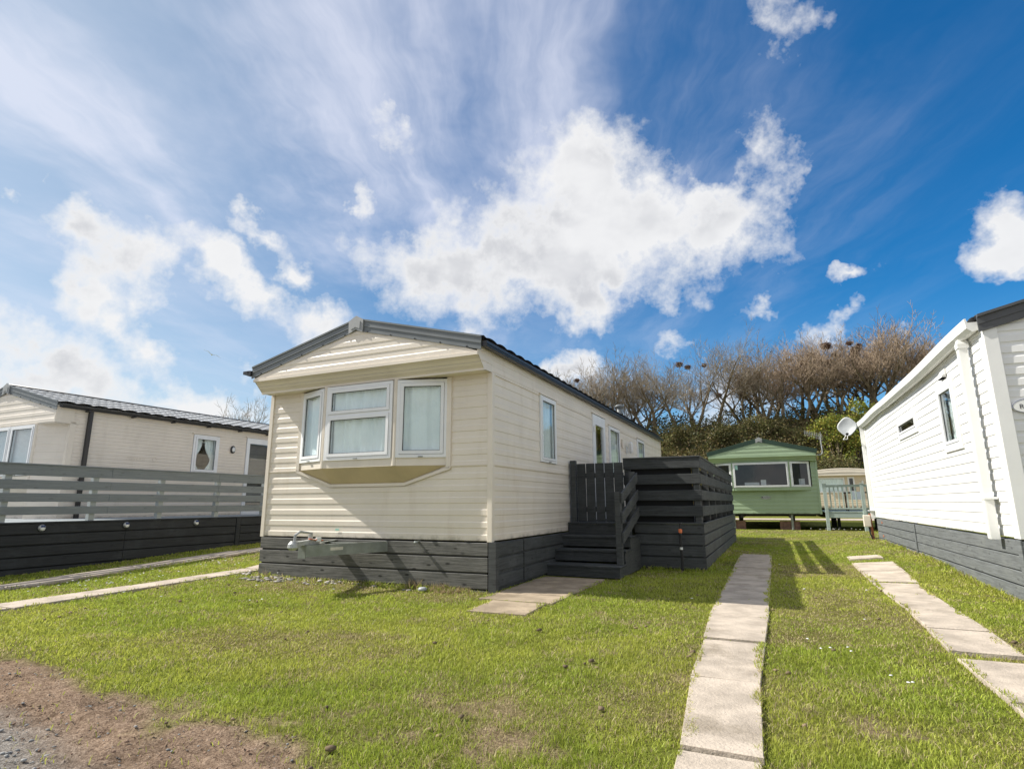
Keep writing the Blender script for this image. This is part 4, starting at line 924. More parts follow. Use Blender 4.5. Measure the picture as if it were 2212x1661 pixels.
# ================================================================== GREEN CARAVAN
UG, VG, WG = 4.58, 17.6, 3.72
cg = empty('static_caravan', *site(UG, VG), 0, YAW, 'green static caravan with dark green barge boards standing on open legs at the far end', 'caravan')
body(cg, -WG, 0, 10.0, .575, 2.50, 2.86, 2.68, 3.33, .16, .30, 'green', 'green_trim', [(.18, 3.52, 1.56, 2.49)], [(2, 3, 1.5, 2.3)], (), .146)
gable_roof(cg, -WG, 0, 2.87, 3.34, -.30, 10.0, ('fascia_green', 'fascia_light', 'tile_green', 'fascia_green'), bh=.15, gut=None)
window(cg, (0, 2.005, 0), Yv, X, .99, 1.505, 2.295)
GA, GB, GC, GD = (-3.52, 0.), (-2.90, -.20), (-.92, -.20), (-.22, 0.)
bay = MB()
for (p, q) in ((GA, GB), (GB, GC), (GC, GD)):
    bay.prism([(p[0], p[1], 1.43), (q[0], q[1], 1.43), (q[0], q[1] + .03, 1.43), (p[0], p[1] + .03, 1.43)], (0, 0, .11))
    P_, Q_ = Vector((p[0], p[1], 0)), Vector((q[0], q[1], 0)); s = (Q_ - P_).normalized(); n = Vector((s.y, -s.x, 0))
    window(cg, P_ + s * .03, s, n, (Q_ - P_).length - .06, 1.545, 2.47, drape='none', fw=.06, handle=False)
for p in (GB, GC): bay.tube([(p[0], p[1] + .02, 1.43), (p[0], p[1] + .02, 2.5)], .03, 8)
bay.poly((GA[0], 0, 1.43), (GB[0], GB[1], 1.43), (GC[0], GC[1], 1.43), (GD[0], 0, 1.43)); bay.build('bay_surround', 'green_trim', cg)
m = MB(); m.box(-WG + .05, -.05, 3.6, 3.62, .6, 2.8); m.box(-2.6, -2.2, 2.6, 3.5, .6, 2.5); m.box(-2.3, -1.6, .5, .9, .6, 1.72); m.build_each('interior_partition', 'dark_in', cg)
m = MB(); m.box(-1.92, -1.74, .02, .03, 1.57, 1.83); m.box(-2.5, -1.98, .10, .14, 1.55, 1.74); m.box(-.62, -.42, .15, .17, 1.57, 1.85); m.build_each('papers_in_window', 'pale_in', cg)
m = MB(); m.box(-2.82, -2.69, -.202, -.199, 2.22, 2.40); m.build('window_sticker', 'sticker_g', cg)
m = MB(); m.lathe([(.17, 0), (.165, .006)], (-1.80, -.018, 1.17), 28, Matrix.Scale(.36, 4, (0, 0, 1)) @ Matrix.Rotation(pi / 2, 4, 'X')); eo = m.build('oval_badge', 'steel', cg)
m = MB()
for k in range(7): m.box(-1.86 + k * .032, -1.84 + k * .032, -.030, -.024, 1.155, 1.18)
m.prism([(-1.98, -.03, 1.17), (-1.90, -.03, 1.20), (-1.88, -.03, 1.15)], (0, .006, 0)); m.build('badge_mark', 'ink', eo)
for x in (-2.98, -.98):
    m = MB(); m.tube([(x, .12, -.05), (x, .12, .58)], .045, 10); m.tube([(x - .02, .1, .5), (x + .02, .5, .56)], .01, 5); m.build('leg', 'galv', cg)
for x, w in ((-2.9, .30), (-1.06, .34)):
    m = MB()
    for r in range(3): m.bbox(x - w, x + w, .35, .62, -.02 + r * .11, .085 + r * .11, .008)
    m.build('brick_pier', 'brick', cg)
m = MB(); m.box(-2.75, -2.67, .1, 9.8, .42, .57); m.box(-1.05, -.97, .1, 9.8, .42, .57)
for v in (1.5, 4, 6.5, 9): m.box(-WG + .1, -.1, v, v + .06, .46, .57)
m.box(-WG, 0, .0, 10.0, .56, .574); m.build('chassis', 'black', cg)
for x in (-2.95, -.85):
    m = MB(); Mr = Matrix.Rotation(pi / 2, 4, 'Y'); m.lathe([(.20, -.08), (.30, -.08), (.33, -.04), (.33, .04), (.30, .08), (.20, .08)], (x, 4.4, .33), 22, Mr); wo = m.build('wheel', 'rubber', cg)
    m = MB(); m.lathe([(.05, -.05), (.20, -.06), (.20, .06), (.05, .05)], (x, 4.4, .33), 16, Mr); m.build('rim', 'galv', wo)
for (u, v, r) in ((-.75, 2.8, .07), (-1.1, 5.5, .06)):
    m = MB(); zr_ = 2.87 + (-u) * .25; m.tube([(u, v, zr_ - .05), (u, v, zr_ + .20)], r, 10); m.lathe([(r, 0), (r * 1.6, .02), (r * 1.4, .06), (.02, .07)], (u, v, zr_ + .18), 12); m.build('roof_vent', 'fascia_light', cg)
# aerial on its corner
ae_ = empty('television_aerial', *site(4.62, 18.0), 2.72, YAW, 'silver comb-shaped television aerial on a bent pole at the corner of the green caravan roof', 'aerial')
m = MB(); m.tube([(0, 0, 0), (.14, 0, .0), (.22, 0, .04), (.24, 0, .12), (.22, 0, .68)], .020, 8); m.build('mast', 'steel', ae_)
m = MB(); a, b = Vector((.28, 0, .66)), Vector((-.30, -.25, .84)); m.beam(a, b, .018, .018)
for k in range(11):
    p = a.lerp(b, k / 10.); h = .13 - .045 * k / 10; m.tube([p - Zv * h, p + Zv * h], .006, 5)
for z in (-.12, .12): m.tube([(.24, -.10, .68 + z), (.24, .10, .68 + z)], .006, 5)
m.tube([(.24, 0, .4), (.24, 0, .86)], .008, 5); m.build('elements', 'steel', ae_)

# sage deck beside green caravan
dg = empty('timber_deck', *site(4.66, VG - .05), 0, YAW, 'sage green balustraded deck on posts attached beside the green caravan', 'deck')
for k in range(4):
    u = .04 + k * 1.17; m = MB(); m.bbox(u, u + .11, -.02, .09, -.05, 1.62); po = m.build('post', 'sage', dg)
    m = MB(); m.bbox(u - .012, u + .122, -.032, .102, 1.62, 1.645); m.build('post_cap', 'sage', po)
    if k < 3:
        m = MB(); m.bbox(u + .11, u + 1.17, .0, .05, 1.52, 1.575); m.bbox(u + .11, u + 1.17, .0, .05, .735, .785); m.bbox(u + .11, u + 1.17, -.01, .07, 1.576, 1.60); m.build('rail', 'sage', dg)
        for j in range(7): m = MB(); x = u + .19 + j * .135; m.bbox(x, x + .045, .005, .04, .785, 1.52); m.build('baluster', 'sage', dg)
m = MB()
for k in range(14): m.bbox(.02, 3.7, .0 + k * .3, .29 + k * .3, .63, .66)
m.build('deck_floor', 'sage', dg)
m = MB(); m.bbox(.15, 3.6, .012, .045, .44, .628); m.build('fascia_board', 'sage', dg)
m = MB()
for u in (.5, 1.7, 2.9):
    for v in (1.3, 2.8, 4.0): m.box(u, u + .1, v, v + .1, -.05, .63)
m.build_each('under_post', 'base_dark', dg)
gs = empty('garden_table', *site(6.0, VG + 1.6), .66, YAW, 'dark garden table with a white cloth seen through the sage balustrade', 'table')
m = MB(); m.bbox(-.5, .5, -.35, .35, .66, .70); m.build('table_top', 'base_dark', gs)
for a in (-.45, .41):
    for b in (-.3, .26): MB().box(a, a + .04, b, b + .04, 0, .66).build('leg', 'base_dark', gs)
m = MB(); m.box(-.30, .15, -.37, .30, .702, .712); m.box(-.3, .15, -.372, -.366, .42, .70); tag(m.build('tablecloth', 'blind'), 'white cloth over the dark garden table behind the sage balustrade', 'cloth').location = gs.location
bpy.data.objects['tablecloth'].rotation_euler = (0, 0, YAW)

# ================================================================== BEIGE CARAVAN BEHIND
VB = 37.5
cb = empty('static_caravan', *site(9.15, VB), 0, YAW, 'beige static caravan with bowed white roof front far behind the sage deck', 'caravan')
WB = 3.9
f = MB(); siding(f, (-WB, 0, 0), X, -Yv, 0, WB, .6, 2.7, [(.25, 2.15, 1.6, 2.58), (2.32, 2.72, 1.6, 2.6)], .15, TWIN, .6); f.build('front_wall', 'beige', cb)
f = MB(); siding(f, (0, 0, 0), Yv, X, 0, 9, .6, 2.7); siding(f, (-WB, 9, 0), -Yv, -X, 0, 9, .6, 2.7); f.build('side_wall', 'beige', cb)
bw = MB(); N = 14
for band, (z0, z1, y0) in enumerate(((2.70, 2.80, -.34), (2.81, 2.93, -.36), (2.94, 3.02, -.33))):
    for i in range(N):
        a0, a1 = i / N, (i + 1) / N; x0, x1 = -WB + WB * a0, -WB + WB * a1; c0, c1 = .16 * sin(pi * a0) * band / 2, .16 * sin(pi * a1) * band / 2
        d0, d1 = .16 * sin(pi * a0) * (band + 1) / 2 * .9, .16 * sin(pi * a1) * (band + 1) / 2 * .9
        if band == 2: d0, d1 = .16 * sin(pi * a0), .16 * sin(pi * a1)
        bw.prism([(x0, y0, z0 + c0), (x1, y0, z0 + c1), (x1, y0, z1 + d1), (x0, y0, z1 + d0)], (0, -y0, 0))
bw.build('roof_front', 'cream_trim', cb)
r = MB()
for i in range(N):
    a0, a1 = i / N, (i + 1) / N; r.poly((-WB + WB * a0, -.3, 3.02 + .16 * sin(pi * a0)), (-WB + WB * a1, -.3, 3.02 + .16 * sin(pi * a1)), (-WB + WB * a1, 9, 3.02 + .16 * sin(pi * a1)), (-WB + WB * a0, 9, 3.02 + .16 * sin(pi * a0)))
r.box(-WB, 0, 0, 9, 2.69, 2.70); r.build('roof', 'fascia_light', cb)
window(cb, (-WB + .25, 0, 0), X, -Yv, 1.9, 1.6, 2.58, fw=.08); window(cb, (-WB + 2.32, 0, 0), X, -Yv, .4, 1.6, 2.6, drape='none', fw=.08)
ln2 = copy_tree(lo, cb); ln2.location = (-.75, .02, .05); ln2.rotation_euler = (0, 0, -pi / 2); ln2.location = (-.75 - 7.07, -.0, -.05)
gb = empty('static_caravan', *site(12.9, VB + 8), 0, YAW, 'grey roofed caravan, only its roof edge showing behind the beige one', 'caravan')
f = MB(); siding(f, (-3.8, 0, 0), X, -Yv, 0, 3.8, .6, 2.9); siding(f, (-3.8, 9, 0), -Yv, -X, 0, 9, .6, 2.9); f.poly((-3.8, 0, 2.9), (0, 0, 2.9), (-1.9, 0, 3.5)); f.build('wall', 'beige', gb)
r = MB(); r.prism([(-3.95, -.2, 2.95), (-1.9, -.2, 3.62), (.15, -.2, 2.95), (-1.9, -.2, 3.52)], (0, 9.4, 0)); r.build('roof', 'fascia_light', gb)

# ================================================================== PATHS
rnd = random.Random(12)
slabs = []                                            # footprints in site coordinates, kept clear of grass
def slab(mb, quad, h=.007):
    q = [(a + rnd.uniform(-.006, .006), b + rnd.uniform(-.006, .006)) for a, b in quad]; slabs.append(q)
    dz = rnd.uniform(-.005, .006); top = []; bot = []
    c = (sum(a for a, b in q) / 4, sum(b for a, b in q) / 4)
    tl = rnd.uniform(-.004, .004)
    for i, (a, b) in enumerate(q):
        x, y = site(a, b); z = float(tz(x, y)) + h + dz + (tl if i < 2 else -tl); bot.append((x, y, z - .06)); top.append((x, y, z))
    ins = [((x + (site(*c)[0] - x) * .018), (y + (site(*c)[1] - y) * .018), z + .004) for x, y, z in top]
    o = len(mb.v)
    mb.add(bot + top + ins, [(8, 9, 10, 11)] + [(i, (i + 1) % 4, 4 + (i + 1) % 4, 4 + i) for i in range(4)] + [(4 + i, 4 + (i + 1) % 4, 8 + (i + 1) % 4, 8 + i) for i in range(4)])
def path(name, stations, mat, gap=.012):
    """stations: (v, u_left, u_right)"""
    m = MB()
    for i in range(len(stations) - 1):
        (v0, a0, b0), (v1, a1, b1) = stations[i], stations[i + 1]
        g_ = gap
        slab(m, [(a0, v0 + g_), (b0, v0 + g_), (b1, v1 - g_), (a1, v1 - g_)])
    return m.build(name, mat, None)
L1 = [(-5.6, 2.66, 2.99), (-4.55, 2.66, 2.97), (-3.50, 2.62, 2.935), (-2.44, 2.53, 2.91), (-1.42, 2.49, 2.915), (-.45, 2.44, 2.93), (.51, 2.43, 2.93), (1.62, 2.42, 2.93), (2.73, 2.41, 2.93), (3.68, 2.40, 2.93), (4.9, 2.38, 2.93), (6.27, 2.36, 2.92)]
tag(path('path', L1, 'concrete'), 'straight path of pale concrete slabs running past the dark deck', None, None, 'structure')
L2 = [(-4.4, 4.06, 4.50), (-3.3, 4.06, 4.50), (-2.30, 4.06, 4.48), (-1.36, 4.05, 4.46)]
m = MB()
for grp in (L2, [(-1.20, 4.05, 4.46), (-.38, 4.09, 4.50), (.56, 4.11, 4.53), (1.6, 4.10, 4.55), (2.50, 4.09, 4.57)], [(2.60, 4.09, 4.60), (3.65, 4.10, 4.64), (4.72, 4.11, 4.68)], [(5.25, 4.14, 4.62), (5.80, 4.14, 4.64)]):
    for i in range(len(grp) - 1):
        (v0, a0, b0), (v1, a1, b1) = grp[i], grp[i + 1]; slab(m, [(a0, v0 + .012), (b0, v0 + .012), (b1, v1 - .012), (a1, v1 - .012)])
tag(m.build('path', 'concrete'), None, None, None, 'structure')
m = MB()
for q in ([(.30, -1.12), (.90, -1.10), (.88, -.53), (.28, -.52)],): slab(m, q)
for v in (-.47, .03, .53, 1.03): slab(m, [(.09, v), (.93, v), (.93, v + .485), (.09, v + .485)])
tag(m.build('path', 'concrete_brown'), None, None, None, 'structure')
A1 = [(-8, -4.4, -3.96), (-6, -4.38, -3.93), (-4.4, -4.36, -3.92), (-2.8, -4.33, -3.88), (-1.3, -4.44, -4.06), (.3, -4.30, -3.92), (2.0, -4.6, -4.2), (4.0, -4.9, -4.5), (6, -5.0, -4.6)]
tag(path('path', A1, 'concrete'), None, None, None, 'structure')
A2 = [(-8, -6.0, -5.5), (-6, -6.02, -5.52), (-4, -6.04, -5.55), (-2.0, -6.06, -5.62), (-.1, -6.45, -5.95), (1.8, -6.4, -5.8), (4, -6.4, -5.9), (7, -6.4, -5.9)]
tag(path('path', A2, 'concrete'), None, None, None, 'structure')

# ================================================================== GROUND
SOIL_X = [-30, -6, -3.57, -3.22, -2.87, -2.42, -2.05, -1.77, -1.53, -1.28, -1.12, -.87, -.63, 0.2, 3, 30]
SOIL_Y = [9, 5.2, 4.24, 4.05, 3.88, 3.54, 3.34, 3.12, 3.02, 2.88, 2.80, 2.64, 2.56, 2.12, 1.4, -1]
ROAD_X = [-30, -2.51, -2.03, -1.71, 0, 3, 30]; ROAD_Y = [6, 3.03, 2.73, 2.46, 1.2, .4, -6]
def soil_f(x, y):
    e = np.interp(x, SOIL_X, SOIL_Y) - y + (vnoise(x, y, .55, 3, 4, .6) - .5) * .55
    return ss(e, -.10, .16)
def road_f(x, y):
    return ss(np.interp(x, ROAD_X, ROAD_Y) - y + (vnoise(x, y, .7, 9, 4) - .5) * .35, -.2, .25)
def bare_f(x, y):                                     # thin, worn turf towards the camera
    d = np.hypot(x - .4, y - 2.5)
    n = vnoise(x, y, .42, 21, 4, .6)
    near = ss(-y, -4.2, -2.2)
    return ss(n + .13 * near * ss(-d, -1.7, -.3), .66, .78) * (.25 + .75 * near)
def dry_f(x, y):
    n = vnoise(x, y, 1.5, 31, 5, .6); u = (x - M0[0]) * FD[0] + (y - M0[1]) * FD[1]; v = (x - M0[0]) * SD[0] + (y - M0[1]) * SD[1]
    edge = np.exp(-((v + .45) / .45) ** 2) * ss(u, -3.3, -2.2) * ss(-u, -.3, .2) * .42
    right = .10 * ss(u, 1.6, 3.6) * ss(-np.abs(v - 4), -9, -2) + .10 * ss(u, .5, 3)
    return np.clip(ss(n + edge + right, .50, .80), 0, 1)
def grid_axis(a, b, fine0, fine1, step, coarse):
    xs = list(np.arange(fine0, fine1 + 1e-6, step)); x = fine1; s = step
    while x < b: s = min(s * 1.22, coarse); x += s; xs.append(min(x, b))
    x = fine0; s = step
    while x > a: s = min(s * 1.22, coarse); x -= s; xs.insert(0, max(x, a))
    return np.array(xs)
gx = grid_axis(-700, 700, -6.5, 5.5, .035, 40); gy = grid_axis(-200, 1200, 1.2, 8.0, .035, 40)
XX, YY = np.meshgrid(gx, gy); S_ = soil_f(XX, YY); Rd = road_f(XX, YY); Ba = bare_f(XX, YY); Dr = dry_f(XX, YY)
near = (np.abs(XX) < 14) & (YY > -3) & (YY < 22)
hh = tz(XX, YY) + np.where(near, (vnoise(XX, YY, .5, 5, 4) - .5) * .03, 0)
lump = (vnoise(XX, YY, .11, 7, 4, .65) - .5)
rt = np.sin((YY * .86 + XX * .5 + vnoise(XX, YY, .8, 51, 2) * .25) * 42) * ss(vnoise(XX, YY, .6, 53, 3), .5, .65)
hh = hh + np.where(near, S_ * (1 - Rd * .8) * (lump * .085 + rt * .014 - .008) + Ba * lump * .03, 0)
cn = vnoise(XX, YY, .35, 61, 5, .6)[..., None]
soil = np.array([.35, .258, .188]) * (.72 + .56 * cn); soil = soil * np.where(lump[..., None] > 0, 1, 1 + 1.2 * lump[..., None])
roadc = np.array([.33, .32, .30]) * (.8 + .4 * cn); turf = np.array([.20, .23, .05]) * (.6 + .8 * cn); dryc = np.array([.21, .17, .08]) * (.7 + .5 * cn)
C_g = turf * (1 - Dr[..., None] * .6) + dryc * Dr[..., None] * .6
bm = np.maximum(S_, Ba * .85)[..., None]; C_g = C_g * (1 - bm) + soil * bm; rm = (Rd * S_)[..., None]; C_g = C_g * (1 - rm) + roadc * rm
ny, nx = XX.shape; idx = np.arange(nx * ny).reshape(ny, nx)
fc = np.stack([idx[:-1, :-1], idx[:-1, 1:], idx[1:, 1:], idx[1:, :-1]], -1).reshape(-1, 4)
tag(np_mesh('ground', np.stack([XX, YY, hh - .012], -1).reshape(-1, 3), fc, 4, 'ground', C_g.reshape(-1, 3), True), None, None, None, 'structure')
# site road behind the caravans
m = MB(); q = [site(-40, 30.0), site(40, 30.0), site(40, 33.5), site(-40, 33.5)]; m.poly(*[(a, b, .02) for a, b in q])
tag(m.build('road', 'concrete'), None, None, None, 'structure')

# ---- grass
rg = np.random.default_rng(5)
def in_slabs(x, y, marg=0.):
    u = (x - M0[0]) * FD[0] + (y - M0[1]) * FD[1]; v = (x - M0[0]) * SD[0] + (y - M0[1]) * SD[1]
    mk = np.zeros(len(x), bool)
    for q in slabs:
        us = [p[0] for p in q]; vs_ = [p[1] for p in q]
        c = (u > min(us) - .1) & (u < max(us) + .1) & (v > min(vs_) - .1) & (v < max(vs_) + .1)
        if not c.any(): continue
        ins = np.ones(len(x), bool)
        for i in range(4):
            a, b = q[i], q[(i + 1) % 4]; ex, ey = b[0] - a[0], b[1] - a[1]; L_ = math.hypot(ex, ey)
            ins &= ((ex * (v - a[1]) - ey * (u - a[0])) / L_) > (marg if i % 2 else -.010)
        mk |= ins & c
    return mk, u, v
def blades():
    cap = 26.; out = []
    n = 1200000
    # density falls with distance while blades get broader, so the sward stays closed
    t = rg.random(n); k = .55; d0 = 1.15
    d = (t * (cap ** k - d0 ** k) + d0 ** k) ** (1 / k); th = rg.uniform(-1.02, 1.02, n)
    x = d * np.sin(th); y = d * np.cos(th)
    jit = vnoise(x, y, .20, 77, 4, .65) ** 2 * .15
    mk, u, v = in_slabs(x, y, 0.0); mk0 = mk
    mk, u, v = in_slabs(x, y, jit - .016)
    bad = mk
    bad |= (u > UL) & (u < .03) & (v > -.01) & (v < LM)
    bad |= (u > 0) & (u < DU - .01) & (v > D0 + .01) & (v < D1); bad |= (u > 0) & (u < 1.1) & (v > 1.5) & (v < 3.2)
    bad |= (u < -7.31); bad |= (u > 5.28) & (v > 1.25) & (v < 10.25)
    bad |= (u > .86) & (u < 3.6 + .9) & (v > VG + .15) & (v < VG + 10)
    S = soil_f(x, y); B = bare_f(x, y); D = dry_f(x, y)
    tuft = vnoise(x, y, .09, 91, 2)
    bad |= rg.random(n) < np.clip(S * 1.25 - .05 * 0, 0, .985)
    bad |= rg.random(n) < B * .74
    bad |= rg.random(n) < ss(.42 - tuft, 0, .25) * .55
    ok = ~bad; x, y, d, S, B, D, tuft, u, v, mk0 = [q[ok] for q in (x, y, d, S, B, D, tuft, u, v, mk0)]
    n = len(x)
    wd = .0027 * (np.maximum(d, 2.0) / 2.4) ** .92 * rg.uniform(.7, 1.4, n)
    lush = vnoise(x, y, .8, 41, 4)
    ht = (.016 + .024 * rg.random(n) ** 1.4) * (.7 + .75 * tuft) * (1 - .35 * D) * (.62 + .5 * lush)
    # longer fringe on the edges of slabs and skirtings
    fr_ = ((u > UL) & (u < 0) & (v < 0) & (v > -.16)) | ((u > 1.1) & (u < DU) & (v > D0 - .12) & (v < D0 + .02)) | ((u > DU) & (u < DU + .1) & (v > D0) & (v < D1)) | ((u > 5.18) & (u < 5.28) & (v > 1.2) & (v < 10))
    ht = ht * np.where(fr_, 2.3, 1.)
    a = rg.uniform(0, 2 * pi, n); ln = rg.uniform(.15, 1.25, n) * ht; la = rg.uniform(0, 2 * pi, n)
    z = tz(x, y) + (vnoise(x, y, .5, 5, 4) - .5) * .03 - .015
    z = np.where(mk0, tz(x, y) + .006, z)
    dx, dy = np.cos(a) * wd / 2, np.sin(a) * wd / 2
    lx, ly = np.cos(la) * ln, np.sin(la) * ln
    V = np.empty((n, 5, 3), np.float32)
    V[:, 0] = np.stack([x - dx, y - dy, z], -1); V[:, 1] = np.stack([x + dx, y + dy, z], -1)
    mx, my, mz = x + lx * .35, y + ly * .35, z + ht * .62
    V[:, 2] = np.stack([mx + dx * .8, my + dy * .8, mz], -1); V[:, 3] = np.stack([mx - dx * .8, my - dy * .8, mz], -1)
    V[:, 4] = np.stack([x + lx, y + ly, z + ht * rg.uniform(.8, 1.0, n)], -1)
    c1 = np.array([.40, .455, .065]); c2 = np.array([.29, .37, .055]); c3 = np.array([.56, .47, .26]); c4 = np.array([.50, .50, .10])
    r = rg.random(n)[:, None]; big = vnoise(x, y, 1.1, 43, 4)[:, None]
    C = c1 * r + c2 * (1 - r); C = C * (1 - ss(big, .4, .65) * .6) + c4 * ss(big, .4, .65) * .6
    dead = (rg.random(n) < (.06 + .45 * D + .4 * ss(vnoise(x, y, .16, 49, 3), .58, .75) + .35 * B + .25 * S))[:, None]
    C = np.where(dead, c3 * rg.uniform(.55, 1.1, n)[:, None], C); C = C * rg.uniform(.75, 1.25, n)[:, None] * (.80 + .40 * vnoise(x, y, .22, 47, 3, .6))[:, None]
    cv = np.repeat(C[:, None, :], 5, 1)
    base = np.arange(n, dtype=np.int64)[:, None] * 5
    T = np.concatenate([base + np.array([[0, 1, 2]]), base + np.array([[0, 2, 3]]), base + np.array([[3, 2, 4]])])
    return V.reshape(-1, 3), T, cv.reshape(-1, 3)
V, T, C = blades()
tag(np_mesh('grass', V, T, 3, 'grass', C), 'short patchy spring lawn of green and straw coloured blades', 'grass', None, 'stuff')

# ---- stones, crumbs of earth, daisies
def scatter(name, x, y, size, colors, label, cat, flat=.6, mat='stone', lift=.2, seed=1):
    r = np.random.default_rng(seed); n = len(x)
    ico = np.array([(0, 0, -1), (.72, -.53, -.45), (-.28, -.85, -.45), (-.89, 0, -.45), (-.28, .85, -.45), (.72, .53, -.45), (.28, -.85, .45), (-.72, -.53, .45), (-.72, .53, .45), (.28, .85, .45), (.89, 0, .45), (0, 0, 1)])
    fa = np.array([(0, 1, 2), (1, 0, 5), (0, 2, 3), (0, 3, 4), (0, 4, 5), (1, 5, 10), (2, 1, 6), (3, 2, 7), (4, 3, 8), (5, 4, 9), (1, 10, 6), (2, 6, 7), (3, 7, 8), (4, 8, 9), (5, 9, 10), (6, 10, 11), (7, 6, 11), (8, 7, 11), (9, 8, 11), (10, 9, 11)])
    V = ico[None] * (1 + r.uniform(-.28, .28, (n, 12, 1)))
    sx = r.uniform(.7, 1.35, (n, 1)); V = V * np.stack([sx, 1 / sx, np.full((n, 1), flat)], -1)
    a = r.uniform(0, 2 * pi, n); ca_, sa = np.cos(a)[:, None], np.sin(a)[:, None]
    Vx = V[..., 0] * ca_ - V[..., 1] * sa; Vy = V[..., 0] * sa + V[..., 1] * ca_
    sz = size[:, None]; z = tz(x, y) + (vnoise(x, y, .5, 5, 4) - .5) * .03 - .012
    P = np.stack([x[:, None] + Vx * sz, y[:, None] + Vy * sz, z[:, None] + (V[..., 2] + lift) * sz], -1)
    Fc = (np.arange(n)[:, None, None] * 12 + fa[None]).reshape(-1, 3)
    return tag(np_mesh(name, P.reshape(-1, 3), Fc, 3, mat, np.repeat(colors, 12, 0)), label, cat, None, 'stuff')
n = 26000; x = rg.uniform(-5.5, 1.2, n); y = rg.uniform(1.2, 5.2, n); k = (soil_f(x, y) > .6); x, y = x[k], y[k]; n = len(x); rr_ = road_f(x, y)
sz = (.0020 + .008 * rg.random(n) ** 5) * (.8 + .6 * rr_); g_ = rg.uniform(.7, 1.25, n)[:, None]
c = np.where(rg.random(n)[:, None] < .35 + .5 * rr_[:, None], np.array([.30, .30, .29]), np.array([.26, .175, .125])) * g_
scatter('gravel', x, y, sz, c, 'small stones and crumbs of earth strewn over the bare brown verge', 'gravel', seed=3)
n = 1500; x = rg.uniform(-5.5, 5, n); y = rg.uniform(2.2, 7.5, n); s_ = soil_f(x, y); pn = vnoise(x, y, .35, 23, 3)
k = (rg.random(n) < .03 + .9 * ss(pn, .60, .74) + .6 * ((s_ > .05) & (s_ < .95))); mk, u, v = in_slabs(x, y, -.02); k &= ~mk & ~((u > UL) & (u < 1) & (v > -.05)); x, y = x[k], y[k]; n = len(x)
scatter('earth_crumbs', x, y, .006 + .016 * rg.random(n) ** 2.5, np.array([.22, .165, .105]) * rg.uniform(.5, 1.3, n)[:, None], 'brown worm casts and crumbs of earth lying in the lawn', 'earth', seed=4, lift=.9)
pts = []
for _ in range(260):
    t = rg.random(); u = -4.15 + 1.0 * rg.random() ** .8 * 1.3 + (0 if t < .55 else rg.random() * 2.0); v = -.10 - .30 * rg.random() ** 2 if u > UL else rg.uniform(-.30, .25)
    pts.append(site(u, v))
x, y = np.array(pts).T
scatter('pebbles', x, y, .008 + .034 * rg.random(len(x)) ** 3, np.array([.42, .39, .36]) * rg.uniform(.55, 1.35, len(x))[:, None], 'pale pebbles and slate chips along the foot of the central caravan skirting', 'pebbles', .35, lift=.35, seed=5)
tg = MB()
pts = [site(-.76, -.20)]
so_ = empty('stone', *site(-.80, -.20), .0, .4, 'single smooth grey green stone in the tufts before the dark skirting', 'stone')
m = MB(); m.lathe([(.01, -.03), (.045, -.02), (.058, .0), (.04, .018), (.01, .024)], (0, 0, .02), 12); m.build('pebble_body', 'dish', so_, smooth=True)
# straw tufts by the skirting
def tufts():
    rn = np.random.default_rng(8); V = []; 
    for (u, v, nn_, h) in ((-1.0, -.07, 120, .16), (-.62, -.07, 130, .14), (-.35, -.10, 110, .09), (-.5, -.2, 120, .07), (-3.45, -.06, 25, .14), (-1.5, -.08, 60, .07), (1.05, 1.55, 30, .05)):
        x0, y0 = site(u, v)
        for _ in range(nn_):
            a = rn.uniform(0, 6.28); r = rn.random() * .09; x, y = x0 + r * cos(a) * 1.6, y0 + r * sin(a); z = float(tz(x, y)) - .01; L_ = h * rn.uniform(.5, 1.1); b = rn.uniform(0, 6.28); w = .0035
            lx, ly = cos(b) * L_ * .6, sin(b) * L_ * .6; dx, dy = cos(a) * w, sin(a) * w
            V += [(x - dx, y - dy, z), (x + dx, y + dy, z), (x + lx, y + ly, z + L_ * .85)]
    V = np.array(V); n = len(V) // 3; c = np.array([.42, .33, .19]) * rn.uniform(.6, 1.15, n)[:, None]
    tag(np_mesh('straw_tufts', V, np.arange(n * 3).reshape(-1, 3), 3, 'grass', np.repeat(c, 3, 0)), 'dry straw coloured tufts of grass at the foot of the dark skirting', 'grass', None, 'stuff')
tufts()
dx_, dy_ = [], []
for (u, v, s, k) in ((-5.0, -1.2, .5, 36), (-5.2, .6, .5, 26), (-4.0, -2.2, .7, 14), (3.35, -1.45, .10, 4), (3.62, -2.15, .05, 3), (3.20, -1.28, .02, 1), (4.5, -.4, .1, 2), (4.9, 17.0, .5, 16), (-2.4, -1.2, 1.0, 8), (3.4, 1.0, 1.6, 8)):
    for _ in range(k): a, b = site(u + rg.normal() * s * .7, v + rg.normal() * s); dx_.append(a); dy_.append(b)
x, y = np.array(dx_), np.array(dy_); mk, _, _ = in_slabs(x, y, -.02); x, y = x[~mk], y[~mk]
o = scatter('daisies', x, y, np.full(len(x), .011) * (1 + .05 * np.maximum(0, y - 4)), np.full((len(x), 3), .8), 'tiny white daisies dotted in the lawn', 'flowers', .35, lift=4.4, seed=6)

